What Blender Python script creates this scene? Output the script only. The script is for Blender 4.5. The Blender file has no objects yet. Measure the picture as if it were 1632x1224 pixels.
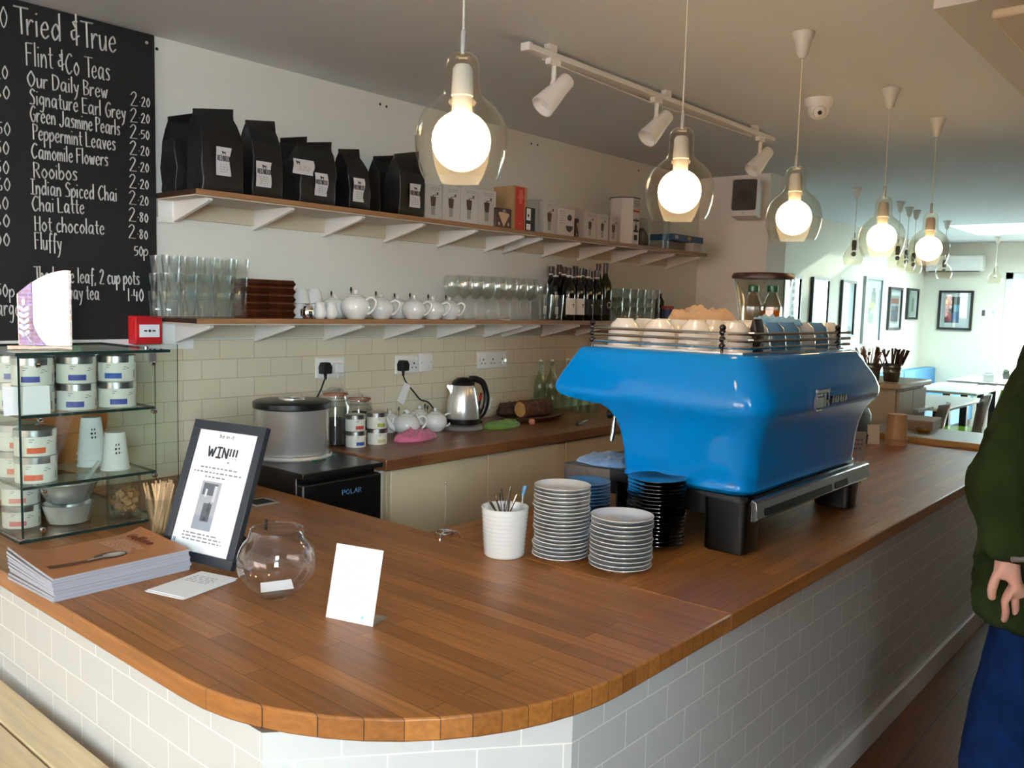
import bpy, bmesh, math, random
from mathutils import Vector, Matrix, noise
random.seed(7)
PI = math.pi
SC = bpy.context.scene
COL = SC.collection

# ------------------------------------------------------------------ camera
FW, FH, FPX = 1632.0, 1224.0, 1376.7
EYE = Vector((0.0, 0.0, 1.36))
YAW, PITCH, ROLL = (math.radians(a) for a in (49.371, -5.2297, 1.48))
_f = Vector((math.sin(YAW)*math.cos(PITCH), math.cos(YAW)*math.cos(PITCH), math.sin(PITCH)))
_r0 = Vector((math.cos(YAW), -math.sin(YAW), 0.0)); _u0 = _r0.cross(_f)
_r = _r0*math.cos(ROLL) + _u0*math.sin(ROLL)
_u = _u0*math.cos(ROLL) - _r0*math.sin(ROLL)
cam_data = bpy.data.cameras.new('camera'); cam = bpy.data.objects.new('camera', cam_data); COL.objects.link(cam)
cam_data.sensor_fit = 'HORIZONTAL'; cam_data.sensor_width = 36.0; cam_data.lens = 36.0*FPX/FW
cam_data.clip_start = 0.02; cam_data.clip_end = 200
cam.matrix_world = Matrix(((_r.x, _u.x, -_f.x, EYE.x), (_r.y, _u.y, -_f.y, EYE.y), (_r.z, _u.z, -_f.z, EYE.z), (0, 0, 0, 1)))
SC.camera = cam

def ray(px, py): return _r*((px-FW/2)/FPX) - _u*((py-FH/2)/FPX) + _f
def at_z(px, py, z): d = ray(px, py); return EYE + d*((z-EYE.z)/d.z)
def at_y(px, py, y): d = ray(px, py); return EYE + d*(y/d.y)
def at_x(px, py, x): d = ray(px, py); return EYE + d*(x/d.x)

# ------------------------------------------------------------------ sky, sun, exposure
SC.view_settings.view_transform = 'Standard'; SC.view_settings.look = 'None'
SC.view_settings.gamma = 1.0; SC.view_settings.use_curve_mapping = False
SC.view_settings.exposure = 1.04
world = bpy.data.worlds.new('sky'); SC.world = world; world.use_nodes = True
bg = world.node_tree.nodes['Background']
bg.inputs[0].default_value = (0.77, 0.91, 1.0, 1); bg.inputs[1].default_value = 42.0
SC.cycles.max_bounces = 8; SC.cycles.diffuse_bounces = 4; SC.cycles.glossy_bounces = 4
SC.cycles.transparent_max_bounces = 32; SC.cycles.transmission_bounces = 8
SC.cycles.caustics_reflective = False; SC.cycles.caustics_refractive = False
SC.cycles.sample_clamp_indirect = 6.0

def portal(name, loc, sx, sy, rot):
    l = bpy.data.lights.new(name, 'AREA'); l.shape = 'RECTANGLE'; l.size = sx; l.size_y = sy; l.cycles.is_portal = True
    o = bpy.data.objects.new(name, l); COL.objects.link(o); o.location = loc; o.rotation_euler = rot; return o
portal('window_portal', (-5.06, 0.7, 1.38), 1.6, 4.4, (0, -PI/2, 0))
portal('added_window_portal', (-1.23, -1.66, 1.58), 1.0, 1.16, (PI/2, 0, 0))
portal('skylight_portal', (10.1, 1.35, 2.5), 1.2, 2.2, (0, 0, 0))
portal('glass_door_portal', (11.9, 1.2, 1.1), 2.1, 2.0, (0, PI/2, 0))

# ------------------------------------------------------------------ geometry helpers
def rotz(a): return Matrix.Rotation(a, 4, 'Z')
def T(x, y, z): return Matrix.Translation((x, y, z))
def crom(pts, n=4):
    if len(pts) < 3: return [Vector(p) for p in pts]
    P_ = [Vector(p) for p in pts]; out = []
    for i in range(len(P_)-1):
        a = P_[i-1] if i else P_[0]*2-P_[1]; b, c = P_[i], P_[i+1]
        d = P_[i+2] if i+2 < len(P_) else c*2-b
        for k in range(n):
            t = k/n
            out.append(0.5*((2*b)+(c-a)*t+(2*a-5*b+4*c-d)*t*t+(3*b-a-3*c+d)*t**3))
    out.append(P_[-1]); return out
def rrect(x0, x1, y0, y1, r, n=4):
    out = []
    for cx, cy, a0 in ((x1-r, y1-r, 0), (x0+r, y1-r, 90), (x0+r, y0+r, 180), (x1-r, y0+r, 270)):
        for k in range(n+1):
            a = math.radians(a0+90*k/n); out.append((cx+r*math.cos(a), cy+r*math.sin(a)))
    return out

class MB:
    """collects shapes and links them as ONE mesh object"""
    def __init__(s): s.v = []; s.f = []; s.m = []
    def add(s, vs, fs, mat=0, M=None):
        b = len(s.v)
        s.v += [tuple(M @ Vector(p)) if M else tuple(p) for p in vs]
        for f in fs: s.f.append([b+i for i in f]); s.m.append(mat)
        return s
    def box(s, c, d, mat=0, M=None):
        x, y, z = c; a, b, h = d[0]/2, d[1]/2, d[2]/2
        vs = [(x+i*a, y+j*b, z+k*h) for k in (-1, 1) for j in (-1, 1) for i in (-1, 1)]
        return s.add(vs, [(0, 2, 3, 1), (4, 5, 7, 6), (0, 1, 5, 4), (2, 6, 7, 3), (0, 4, 6, 2), (1, 3, 7, 5)], mat, M)
    def bx(s, x0, x1, y0, y1, z0, z1, mat=0, M=None):
        return s.box(((x0+x1)/2, (y0+y1)/2, (z0+z1)/2), (x1-x0, y1-y0, z1-z0), mat, M)
    def quad(s, a, b, c, d, mat=0, M=None): return s.add([a, b, c, d], [(0, 1, 2, 3)], mat, M)
    def loft(s, rings, mat=0, M=None, cap=(True, True), closed=True):
        n = len(rings[0]); vs = [p for r in rings for p in r]; fs = []
        for i in range(len(rings)-1):
            for j in range(n if closed else n-1):
                k = (j+1) % n; fs.append((i*n+j, i*n+k, (i+1)*n+k, (i+1)*n+j))
        if cap[0]: fs.append(tuple(range(n))[::-1])
        if cap[1]: fs.append(tuple((len(rings)-1)*n+j for j in range(n)))
        return s.add(vs, fs, mat, M)
    def prism(s, poly, z0, z1, mat=0, M=None):
        return s.loft([[(x, y, z0) for x, y in poly], [(x, y, z1) for x, y in poly]], mat, M)
    def lathe(s, prof, n=24, c=(0, 0, 0), mat=0, M=None, a0=0.0):
        vs = []; fs = []; idx = []
        for r, z in prof:
            if r < 1e-5: idx.append([len(vs)]); vs.append((c[0], c[1], c[2]+z))
            else:
                idx.append(list(range(len(vs), len(vs)+n)))
                vs += [(c[0]+r*math.cos(a0+2*PI*k/n), c[1]+r*math.sin(a0+2*PI*k/n), c[2]+z) for k in range(n)]
        for A, B in zip(idx, idx[1:]):
            for k in range(n):
                q = (k+1) % n
                if len(A) == 1 and len(B) == 1: continue
                if len(A) == 1: fs.append((A[0], B[q], B[k]))
                elif len(B) == 1: fs.append((A[k], A[q], B[0]))
                else: fs.append((A[k], A[q], B[q], B[k]))
        return s.add(vs, fs, mat, M)
    def tube(s, pts, r, n=8, mat=0, M=None, cap=True, flat=1.0):
        P_ = [Vector(p) for p in pts]; R = r if isinstance(r, (list, tuple)) else [r]*len(P_)
        rings = []; up = None
        for i, p in enumerate(P_):
            t = (P_[min(i+1, len(P_)-1)]-P_[max(i-1, 0)])
            if t.length < 1e-9: t = Vector((0, 0, 1))
            t.normalize()
            if up is None: up = Vector((0, 0, 1)) if abs(t.z) < .9 else Vector((1, 0, 0))
            a = t.cross(up)
            if a.length < 1e-6: a = t.cross(Vector((0, 1, 0)))
            a.normalize(); b = t.cross(a); up = -b if b.dot(up) < 0 else b
            a = t.cross(up).normalized(); b = up
            rings.append([tuple(p + a*(R[i]*math.cos(2*PI*k/n)) + b*(R[i]*flat*math.sin(2*PI*k/n))) for k in range(n)])
        return s.loft(rings, mat, M, (cap, cap))
    def ball(s, c, r, n=16, mat=0, M=None, sz=1.0):
        m = max(6, n//2)
        prof = [(r*math.sin(PI*k/m) if 0 < k < m else 0, -r*sz*math.cos(PI*k/m)) for k in range(m+1)]
        return s.lathe(prof, n, c, mat, M)
    def mesh(s, name, mats, sharp=38):
        me = bpy.data.meshes.new(name); me.from_pydata(s.v, [], s.f)
        for m in mats: me.materials.append(m)
        if len(mats) > 1: me.polygons.foreach_set('material_index', s.m)
        bm = bmesh.new(); bm.from_mesh(me); bmesh.ops.recalc_face_normals(bm, faces=bm.faces); bm.to_mesh(me); bm.free()
        me.polygons.foreach_set('use_smooth', [True]*len(me.polygons))
        me.set_sharp_from_angle(angle=math.radians(sharp)); me.update(); return me
    def build(s, name, mats, parent=None, sharp=38, bevel=0.0, seg=2, sub=0, loc=None, rz=0.0):
        if not isinstance(mats, (list, tuple)): mats = [mats]
        o = bpy.data.objects.new(name, s.mesh(name, mats, sharp)); COL.objects.link(o)
        if parent: o.parent = parent
        if loc is not None: o.location = loc
        if rz: o.rotation_euler = (0, 0, rz)
        if bevel:
            b = o.modifiers.new('edge', 'BEVEL'); b.width = bevel; b.segments = seg; b.limit_method = 'ANGLE'; b.angle_limit = math.radians(40)
        if sub:
            b = o.modifiers.new('smooth', 'SUBSURF'); b.levels = sub; b.render_levels = sub
        return o

def tag(o, label, cat, group=None, kind=None):
    o['label'] = label; o['category'] = cat
    if group: o['group'] = group
    if kind: o['kind'] = kind
    return o
def thing(name, label, cat, loc=(0, 0, 0), rz=0.0, group=None):
    o = bpy.data.objects.new(name, None); COL.objects.link(o); o.empty_display_size = .05
    o.location = loc; o.rotation_euler = (0, 0, rz); return tag(o, label, cat, group)
def struct(o): o['kind'] = 'structure'; return o
def dup(root, loc, rz=None, label=None, group=None, rot=None):
    r = root.copy(); COL.objects.link(r); r.location = loc
    if rz is not None: r.rotation_euler = (0, 0, rz)
    if rot is not None: r.rotation_euler = rot
    if label: r['label'] = label
    if group: r['group'] = group
    for ch in list(root.children):
        c = ch.copy(); COL.objects.link(c); c.parent = r
        for g in list(ch.children):
            d = g.copy(); COL.objects.link(d); d.parent = c
    return r
ORD = ['', 'first', 'second', 'third', 'fourth', 'fifth', 'sixth', 'seventh', 'eighth', 'ninth', 'tenth', 'eleventh', 'twelfth',
       'thirteenth', 'fourteenth', 'fifteenth', 'sixteenth', 'seventeenth', 'eighteenth', 'nineteenth', 'twentieth', 'twenty-first']

# ------------------------------------------------------------------ materials
def lin(c):
    return tuple((x/255/12.92 if x/255 <= .04045 else ((x/255+.055)/1.055)**2.4) for x in c[:3]) + (1.0,)
def pm(name, c, rough=.5, metal=0.0, spec=.5, **kw):
    m = bpy.data.materials.new(name); m.use_nodes = True; p = m.node_tree.nodes['Principled BSDF']
    p.inputs['Base Color'].default_value = lin(c); p.inputs['Roughness'].default_value = rough; p.inputs['Metallic'].default_value = metal
    p.inputs['Specular IOR Level'].default_value = spec
    if 'coat' in kw: p.inputs['Coat Weight'].default_value = kw['coat']; p.inputs['Coat Roughness'].default_value = kw.get('coat_rough', .05)
    if 'sheen' in kw: p.inputs['Sheen Weight'].default_value = kw['sheen']
    if 'sss' in kw: p.inputs['Subsurface Weight'].default_value = kw['sss']; p.inputs['Subsurface Radius'].default_value = (.02, .008, .004)
    if 'alpha' in kw: p.inputs['Alpha'].default_value = kw['alpha']
    if 'mix' in kw or 'bump' in kw:                                    # mottled variation by object-space noise
        nt = m.node_tree; N = nt.nodes.new; L = nt.links.new
        tc = N('ShaderNodeTexCoord'); mp = N('ShaderNodeMapping'); nz = N('ShaderNodeTexNoise')
        mp.inputs['Scale'].default_value = kw.get('stretch', (1, 1, 1)); nz.inputs['Scale'].default_value = kw.get('scale', 20); nz.inputs['Detail'].default_value = kw.get('detail', 4)
        L(tc.outputs['Object'], mp.inputs['Vector']); L(mp.outputs[0], nz.inputs['Vector'])
        if 'mix' in kw:
            cr = N('ShaderNodeValToRGB'); lo, hi = kw.get('range', (.35, .65))
            cr.color_ramp.elements[0].color = lin(c); cr.color_ramp.elements[1].color = lin(kw['mix']); cr.color_ramp.elements[0].position = lo; cr.color_ramp.elements[1].position = hi
            L(nz.outputs['Fac'], cr.inputs[0]); L(cr.outputs[0], p.inputs['Base Color'])
        if 'bump' in kw:
            b = N('ShaderNodeBump'); b.inputs['Strength'].default_value = kw['bump']; b.inputs['Distance'].default_value = kw.get('dist', .004)
            L(nz.outputs['Fac'], b.inputs['Height']); L(b.outputs[0], p.inputs['Normal'])
    return m
def glass(name, tint=(250, 252, 252), f0=.06, edge=.55, rough=.02, power=3.0):
    """thin clear glass: straight-through tint plus a mirror reflection that grows towards grazing view"""
    m = bpy.data.materials.new(name); m.use_nodes = True; nt = m.node_tree; nt.nodes.clear(); N = nt.nodes.new; L = nt.links.new
    out = N('ShaderNodeOutputMaterial'); mx = N('ShaderNodeMixShader'); tr = N('ShaderNodeBsdfTransparent'); gl = N('ShaderNodeBsdfGlossy')
    lw = N('ShaderNodeLayerWeight'); pw = N('ShaderNodeMath'); pw.operation = 'POWER'; mr = N('ShaderNodeMapRange')
    tr.inputs[0].default_value = lin(tint); gl.inputs['Roughness'].default_value = rough; gl.inputs[0].default_value = (.95, .97, 1, 1)
    lw.inputs['Blend'].default_value = .5; pw.inputs[1].default_value = power
    mr.inputs['To Min'].default_value = f0; mr.inputs['To Max'].default_value = edge
    L(lw.outputs['Facing'], pw.inputs[0]); L(pw.outputs[0], mr.inputs['Value']); L(mr.outputs[0], mx.inputs[0])
    L(tr.outputs[0], mx.inputs[1]); L(gl.outputs[0], mx.inputs[2]); L(mx.outputs[0], out.inputs[0]); return m
def emit(name, c, s):
    m = bpy.data.materials.new(name); m.use_nodes = True; p = m.node_tree.nodes['Principled BSDF']
    p.inputs['Base Color'].default_value = (1, 1, 1, 1)
    p.inputs['Emission Color'].default_value = lin(c); p.inputs['Emission Strength'].default_value = s; return m
def plank(name, c1, c2, along='X', length=.5, width=.042, gap=.0006, gapc=(60, 35, 18), rough=.35, grain=.35, offs=.37, coat=0.0, rz=0.0, bump=.15):
    """glued staves or boards: brick pattern in the horizontal plane plus stretched grain"""
    m = bpy.data.materials.new(name); m.use_nodes = True; nt = m.node_tree; p = nt.nodes['Principled BSDF']; N = nt.nodes.new; L = nt.links.new
    tc = N('ShaderNodeTexCoord'); mp = N('ShaderNodeMapping'); mp.inputs['Rotation'].default_value = (0, 0, rz if along == 'X' else PI/2+rz)
    L(tc.outputs['Object'], mp.inputs['Vector'])
    br = N('ShaderNodeTexBrick'); br.offset = offs; br.squash = 1.0
    br.inputs['Scale'].default_value = 1.0; br.inputs['Brick Width'].default_value = length; br.inputs['Row Height'].default_value = width
    br.inputs['Mortar Size'].default_value = gap; br.inputs['Mortar Smooth'].default_value = .1; br.inputs['Bias'].default_value = 0.0
    br.inputs['Color1'].default_value = lin(c1); br.inputs['Color2'].default_value = lin(c2); br.inputs['Mortar'].default_value = lin(gapc)
    L(mp.outputs[0], br.inputs['Vector'])
    m2 = N('ShaderNodeMapping'); m2.inputs['Scale'].default_value = (3, 60, 60); nz = N('ShaderNodeTexNoise'); nz.inputs['Scale'].default_value = 1.6; nz.inputs['Detail'].default_value = 6
    L(mp.outputs[0], m2.inputs['Vector']); L(m2.outputs[0], nz.inputs['Vector'])
    cr = N('ShaderNodeValToRGB'); cr.color_ramp.elements[0].position = .3; cr.color_ramp.elements[1].position = .7
    cr.color_ramp.elements[0].color = (1-grain, 1-grain, 1-grain, 1); cr.color_ramp.elements[1].color = (1, 1, 1, 1)
    mx = N('ShaderNodeMix'); mx.data_type = 'RGBA'; mx.blend_type = 'MULTIPLY'; mx.inputs['Factor'].default_value = 1.0
    L(nz.outputs['Fac'], cr.inputs[0]); L(br.outputs['Color'], mx.inputs['A']); L(cr.outputs[0], mx.inputs['B']); L(mx.outputs['Result'], p.inputs['Base Color'])
    p.inputs['Roughness'].default_value = rough; p.inputs['Coat Weight'].default_value = coat; p.inputs['Coat Roughness'].default_value = .25
    b = N('ShaderNodeBump'); b.inputs['Strength'].default_value = bump; b.inputs['Distance'].default_value = .001; L(nz.outputs['Fac'], b.inputs['Height']); L(b.outputs[0], p.inputs['Normal'])
    return m
def tiles(name, c, grout, ang=0.0, w=.15, h=.075, rough=.18, c2=None, z0=0.0, u0=0.0, mort=.0016):
    """subway tiles on an upright face whose horizontal direction makes the angle ang with X"""
    m = bpy.data.materials.new(name); m.use_nodes = True; nt = m.node_tree; p = nt.nodes['Principled BSDF']; N = nt.nodes.new; L = nt.links.new
    tc = N('ShaderNodeTexCoord'); mp = N('ShaderNodeMapping'); mp.inputs['Rotation'].default_value = (0, 0, -ang)
    sp = N('ShaderNodeSeparateXYZ'); cb = N('ShaderNodeCombineXYZ')
    L(tc.outputs['Object'], mp.inputs['Vector']); L(mp.outputs[0], sp.inputs[0])
    au = N('ShaderNodeMath'); au.inputs[1].default_value = u0; az = N('ShaderNodeMath'); az.inputs[1].default_value = -z0
    L(sp.outputs['X'], au.inputs[0]); L(sp.outputs['Z'], az.inputs[0]); L(au.outputs[0], cb.inputs['X']); L(az.outputs[0], cb.inputs['Y'])
    br = N('ShaderNodeTexBrick'); br.offset = .5; br.inputs['Scale'].default_value = 1.0
    br.inputs['Brick Width'].default_value = w; br.inputs['Row Height'].default_value = h; br.inputs['Mortar Size'].default_value = mort; br.inputs['Mortar Smooth'].default_value = .2
    br.inputs['Color1'].default_value = lin(c); br.inputs['Color2'].default_value = lin(c2 or c); br.inputs['Mortar'].default_value = lin(grout)
    L(cb.outputs[0], br.inputs['Vector']); L(br.outputs['Color'], p.inputs['Base Color']); p.inputs['Roughness'].default_value = rough
    iv = N('ShaderNodeMath'); iv.operation = 'SUBTRACT'; iv.inputs[0].default_value = 1.0; L(br.outputs['Fac'], iv.inputs[1])
    b = N('ShaderNodeBump'); b.inputs['Strength'].default_value = .5; b.inputs['Distance'].default_value = .0015; L(iv.outputs[0], b.inputs['Height']); L(b.outputs[0], p.inputs['Normal'])
    return m

WHITE = pm('white_paint', (236, 236, 232), .55); GLOSSW = pm('white_porcelain', (238, 238, 234), .12, coat=.4)
BLACK = pm('black_plastic', (16, 16, 18), .35); MATTB = pm('black_rubber', (12, 12, 13), .7)
STEEL = pm('brushed_steel', (226, 226, 223), .25, .7); CHROME = pm('chrome', (225, 225, 225), .07, 1.0)
ALU = pm('dull_aluminium', (175, 176, 178), .38, 1.0); PAPER = pm('white_paper', (242, 242, 242), .8); INK = pm('black_ink', (30, 30, 34), .8)
GREYINK = pm('grey_print', (150, 150, 152), .85); CREAM = pm('cream_plastic', (235, 230, 218), .45)
CLEAR = glass('clear_glass'); GREENGL = glass('greenish_sheet_glass', (249, 253, 251), .03, .4); TUMBLER = glass('tumbler_glass', (249, 251, 250), .07, .7, .03, 2.3)
GLASSEDGE = pm('dark_green_glass_edge', (30, 52, 50), .15); OAK = plank('oak_edge', (176, 128, 86), (160, 112, 74), length=.9, width=.6, rough=.5, offs=0.0)
LEAFM = pm('dark_leaf', (40, 44, 34), .5)

# ------------------------------------------------------------------ hand lettering: single-stroke glyphs (baseline 0, x-height 1, caps 1.6)
GL = {k: (w, [[tuple(float(q) for q in p.split(',')) for p in st.split()] for st in s.split(';')]) for k, w, s in (
 ('a', .95, '.72,.85 .4,1 .08,.6 .2,.1 .5,.12 .74,.6;.75,.95 .78,.1 .95,0'), ('b', .75, '0,1.7 .05,0;.03,.5 .35,.95 .7,.5 .4,0 .05,.1'),
 ('c', .7, '.65,.85 .35,1 .05,.5 .3,0 .65,.15'), ('d', .85, '.72,1.7 .75,0;.72,.6 .4,1 .05,.5 .3,0 .72,.4'), ('e', .75, '.1,.5 .65,.6 .45,1 .1,.7 .1,.25 .4,0 .7,.2'),
 ('f', .6, '.65,1.5 .42,1.7 .27,1.2 .27,-.3;0,.9 .55,.9'), ('g', .8, '.65,.8 .35,1 .05,.55 .3,.15 .65,.5;.65,1 .7,0 .5,-.6 .1,-.5'),
 ('h', .7, '0,1.7 .02,0;.02,.5 .35,.95 .6,.6 .62,0'), ('i', .2, '.05,.95 .07,0;.05,1.35 .07,1.42'), ('k', .7, '0,1.7 .03,0;.6,.95 .05,.45;.05,.45 .65,0'), ('l', .2, '.05,1.7 .08,0'),
 ('m', 1.0, '0,.95 .03,0;.03,.5 .25,.95 .45,.6 .45,0;.45,.5 .7,.95 .9,.6 .9,0'), ('n', .7, '0,.95 .03,0;.03,.5 .35,.95 .6,.6 .62,0'),
 ('o', .8, '.4,1 .05,.5 .4,0 .75,.5 .4,1'), ('p', .75, '0,.95 .05,-.7;.03,.5 .4,1 .7,.5 .4,.05 .05,.2'), ('r', .55, '0,.95 .04,0;.04,.5 .3,.95 .55,.85'),
 ('s', .65, '.6,.85 .3,1 .1,.75 .5,.4 .45,.05 .05,.1'), ('t', .55, '.25,1.5 .28,.2 .55,.05;0,1 .55,1'), ('u', .72, '0,.95 .1,.1 .4,.05 .62,.5;.62,.95 .65,0'),
 ('v', .65, '0,.95 .3,0;.3,0 .6,.95'), ('w', .95, '0,.95 .25,0;.25,0 .45,.8;.45,.8 .65,0;.65,0 .9,.95'), ('y', .7, '0,.95 .32,.2;.65,.95 .35,-.3 .05,-.65'),
 ('T', .92, '0,1.6 1.25,1.6;.62,1.6 .68,0'), ('F', .8, '0,1.6 .05,0;0,1.6 .8,1.6;.02,.9 .6,.9'), ('D', .95, '0,1.6 .05,0;0,1.6 .7,1.4 .9,.8 .6,.15 .05,0'),
 ('B', .8, '0,1.6 .05,0;0,1.6 .6,1.4 .5,.95 .05,.85;.05,.85 .7,.65 .65,.15 .05,0'), ('O', 1.2, '.6,1.6 .08,.8 .6,0 1.1,.8 .6,1.6'), ('C', 1.05, '1,1.4 .6,1.6 .08,.8 .5,0 1,.3'),
 ('S', .9, '.85,1.4 .45,1.6 .15,1.2 .7,.7 .7,.1 .05,.1'), ('E', .8, '0,1.6 .03,0;0,1.6 .75,1.6;.02,.85 .6,.85;.03,0 .8,0'), ('G', 1.0, '.95,1.4 .55,1.6 .08,.8 .45,0 .9,.2 .9,.75;.55,.75 .95,.75'),
 ('J', .85, '.75,1.6 .75,.3 .4,-.1 .05,.2'), ('P', .7, '0,1.6 .05,0;0,1.6 .65,1.45 .6,.95 .03,.8'), ('L', .8, '0,1.6 .05,0;.05,0 .8,.05'), ('K', .8, '0,1.6 .03,0;.75,1.6 .05,.7;.2,.85 .8,0'),
 ('R', .85, '0,1.6 .05,0;0,1.6 .65,1.45 .6,.95 .03,.8;.3,.8 .8,0'), ('I', .7, '0,1.6 .7,1.6;.35,1.6 .35,0;0,0 .7,0'), ('H', .8, '0,1.6 .03,0;.75,1.6 .75,0;0,.85 .75,.85'),
 ('W', 1.15, '0,1.6 .3,0;.3,0 .55,1.2;.55,1.2 .8,0;.8,0 1.1,1.6'), ('N', .8, '0,1.6 .03,0;0,1.6 .7,0;.7,0 .72,1.6'), ('A', .9, '.45,1.6 0,0;.45,1.6 .9,0;.15,.6 .75,.6'),
 ('&', .75, '.6,1.3 .25,1.25 .5,.85 .1,.65 .25,.2 .75,.45;.5,1.75 .55,-.15'), ('.', .2, '.05,.03 .1,.08'), (',', .25, '.1,.1 .03,-.25'), ('~', .25, '.1,.7 .15,.76'), ('!', .25, '.1,1.6 .1,.4;.1,.05 .1,.1'),
 ('0', .8, '.4,1.5 .06,.75 .4,0 .72,.75 .4,1.5'), ('1', .3, '.1,1.6 .12,0'), ('2', .85, '.05,1.25 .4,1.6 .7,1.2 .05,0;.05,0 .85,0'), ('3', .7, '.05,1.4 .5,1.5 .3,.85;.3,.85 .65,.4 .05,.05'),
 ('4', .75, '.1,1.5 .05,.7;.05,.7 .7,.7;.55,1.2 .55,0'), ('5', .75, '.7,1.5 .15,1.5;.15,1.5 .1,.9 .6,.9 .65,.3 .05,.05'), ('6', .7, '.55,1.5 .1,.8 .1,.2 .6,.1 .6,.6 .1,.5'),
 ('8', .75, '.65,1.35 .35,1.6 .1,1.3 .6,.5 .35,0 .08,.4 .65,1.35'), ('-', .5, '.05,.6 .45,.6'))}
def text_width(t): return sum((.55 if ch == ' ' else GL[ch][0]+.22) for ch in t)
def scribe(mb, t, origin, xdir, ydir, size, r, width=None, mat=0, n=5, flat=1.0):
    """write t with strokes of radius r; size = x-height; optional width the line is squeezed or stretched to"""
    sx = size if width is None else width/max(text_width(t)-.22, .01)
    x = 0.0; o = Vector(origin); X = Vector(xdir).normalized(); Y = Vector(ydir).normalized()
    for ch in t:
        if ch == ' ': x += .55; continue
        w, strokes = GL[ch]
        for st in strokes:
            pts = [o + X*((x+p[0])*sx) + Y*(p[1]*size) for p in st]
            mb.tube(crom(pts, 3), r, n, mat, flat=flat)
        x += w+.22
    return mb
def greek(mb, o, X, Y, N, w, rows, lead, h, mat=0, seed=1, seg=(.012, .03), just=False):
    """unreadably small print as rows of short bars"""
    rnd = random.Random(seed); o, X, Y, N = Vector(o), Vector(X), Vector(Y), Vector(N)
    for i in range(rows):
        x = 0 if just else rnd.uniform(0, .12)*w; end = w-(0 if just else rnd.uniform(0, .15)*w)
        while x < end:
            l = min(rnd.uniform(*seg), end-x); a = o+X*x-Y*(i*lead)+N*.0004
            mb.quad(a, a+X*l, a+X*l+Y*h, a+Y*h, mat); x += l+.005
    return mb
# ------------------------------------------------------------------ the setting
CE = 2.264; YB = 3.0; XP = 5.45; YP = 2.49; YF = 3.25; XE = 11.78; XS = -5.0; YR = -1.6; CT = 0.70; WT = 0.78
wallm = pm('cream_wall_paint', (236, 236, 228), .75, bump=.03, scale=90); farwall = pm('white_wall_paint', (232, 228, 212), .75)
ceilm = pm('matt_ceiling_paint', (226, 231, 234), .85, bump=.04, scale=120)
floorm = plank('dark_wood_floor', (118, 68, 28), (98, 54, 20), length=1.4, width=.12, gap=.0015, rough=.55, grain=.4)
floorm.node_tree.nodes['Principled BSDF'].inputs['Specular IOR Level'].default_value = .15
tilew = tiles('cream_subway_tiles', (226, 217, 192), (196, 180, 150), 0.0, c2=(221, 211, 185), z0=.75-.0, u0=.03, rough=.22)
darkwall = pm('grey_brown_wall_paint', (84, 74, 64), .8)

def slab(name, x0, x1, y0, y1, z0, z1, m):
    return struct(MB().bx(x0, x1, y0, y1, z0, z1).build(name, m))
slab('floor', XS-.1, XE+.1, YR-.1, YF+.1, -.1, 0, floorm)
c = MB()                                                            # ceiling with the skylight opening
for a in ((XS-.1, 9.5, YR-.1, YF+.1), (10.7, XE+.1, YR-.1, YF+.1), (9.5, 10.7, 2.43, YF+.1), (9.5, 10.7, YR-.1, .3)): c.bx(a[0], a[1], a[2], a[3], CE, CE+.12)
struct(c.build('ceiling', ceilm))
slab('wall_back', XS, XP, YB, YB+.12, 0, CE, wallm)
slab('wall_pillar', XP, XP+.29, YP, YF+.1, 0, CE, pm('pillar_white', (250, 250, 244), .7))
slab('wall_far', XP+.29, XE, YF, YF+.12, 0, CE, farwall)
wr_ = MB(); wr_.bx(-.75, XE, YR-.12, YR, 0, CE); wr_.bx(XS, -.75, YR-.12, YR, 0, 1.0); wr_.bx(XS, -.75, YR-.12, YR, 2.16, CE); wr_.bx(XS, -1.72, YR-.12, YR, 1.0, 2.16)
struct(wr_.build('wall_right', darkwall))
f = MB()  # unseen side window, added to light the back wall from the front
for a, b in ((-1.72, -1.67), (-1.27, -1.23), (-.80, -.75)): f.bx(a, b, YR-.09, YR-.03, 1.0, 2.16)
for a, b in ((1.0, 1.05), (2.11, 2.16)): f.bx(-1.72, -.75, YR-.09, YR-.03, a, b)
fo = struct(f.build('window_4', WHITE)); MB().bx(-1.72, -.75, YR-.063, YR-.057, 1.0, 2.16).build('window_pane', CLEAR, fo)
w = MB()                                                            # end wall with the glazed door opening y 0.6..2.34
w.bx(XE, XE+.12, 2.34, YF+.12, 0, CE); w.bx(XE, XE+.12, YR, .6, 0, CE); w.bx(XE, XE+.12, .6, 2.34, 1.9, CE)
struct(w.build('wall_end', farwall))
d = MB()
for y0, y1 in ((.6, .68), (1.43, 1.51), (2.26, 2.34)): d.bx(XE+.02, XE+.08, y0, y1, 0, 1.9)
d.bx(XE+.02, XE+.08, .6, 2.34, 1.82, 1.9); d.bx(XE+.02, XE+.08, .6, 2.34, 0, .15)
d_ = struct(d.build('door_1', WHITE, bevel=.004))
MB().bx(XE+.045, XE+.051, .68, 2.26, .15, 1.82).build('door_glass', glass('dimmed_door_glass', (196, 200, 194), .05, .4), d_)  # door glass tinted grey to cut the daylight into the back room
MB().tube([(XE+.02, 1.47, .95), (XE-.03, 1.47, .95), (XE-.03, 1.47, 1.08)], .009).build('door_handle', STEEL, d_)
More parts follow.
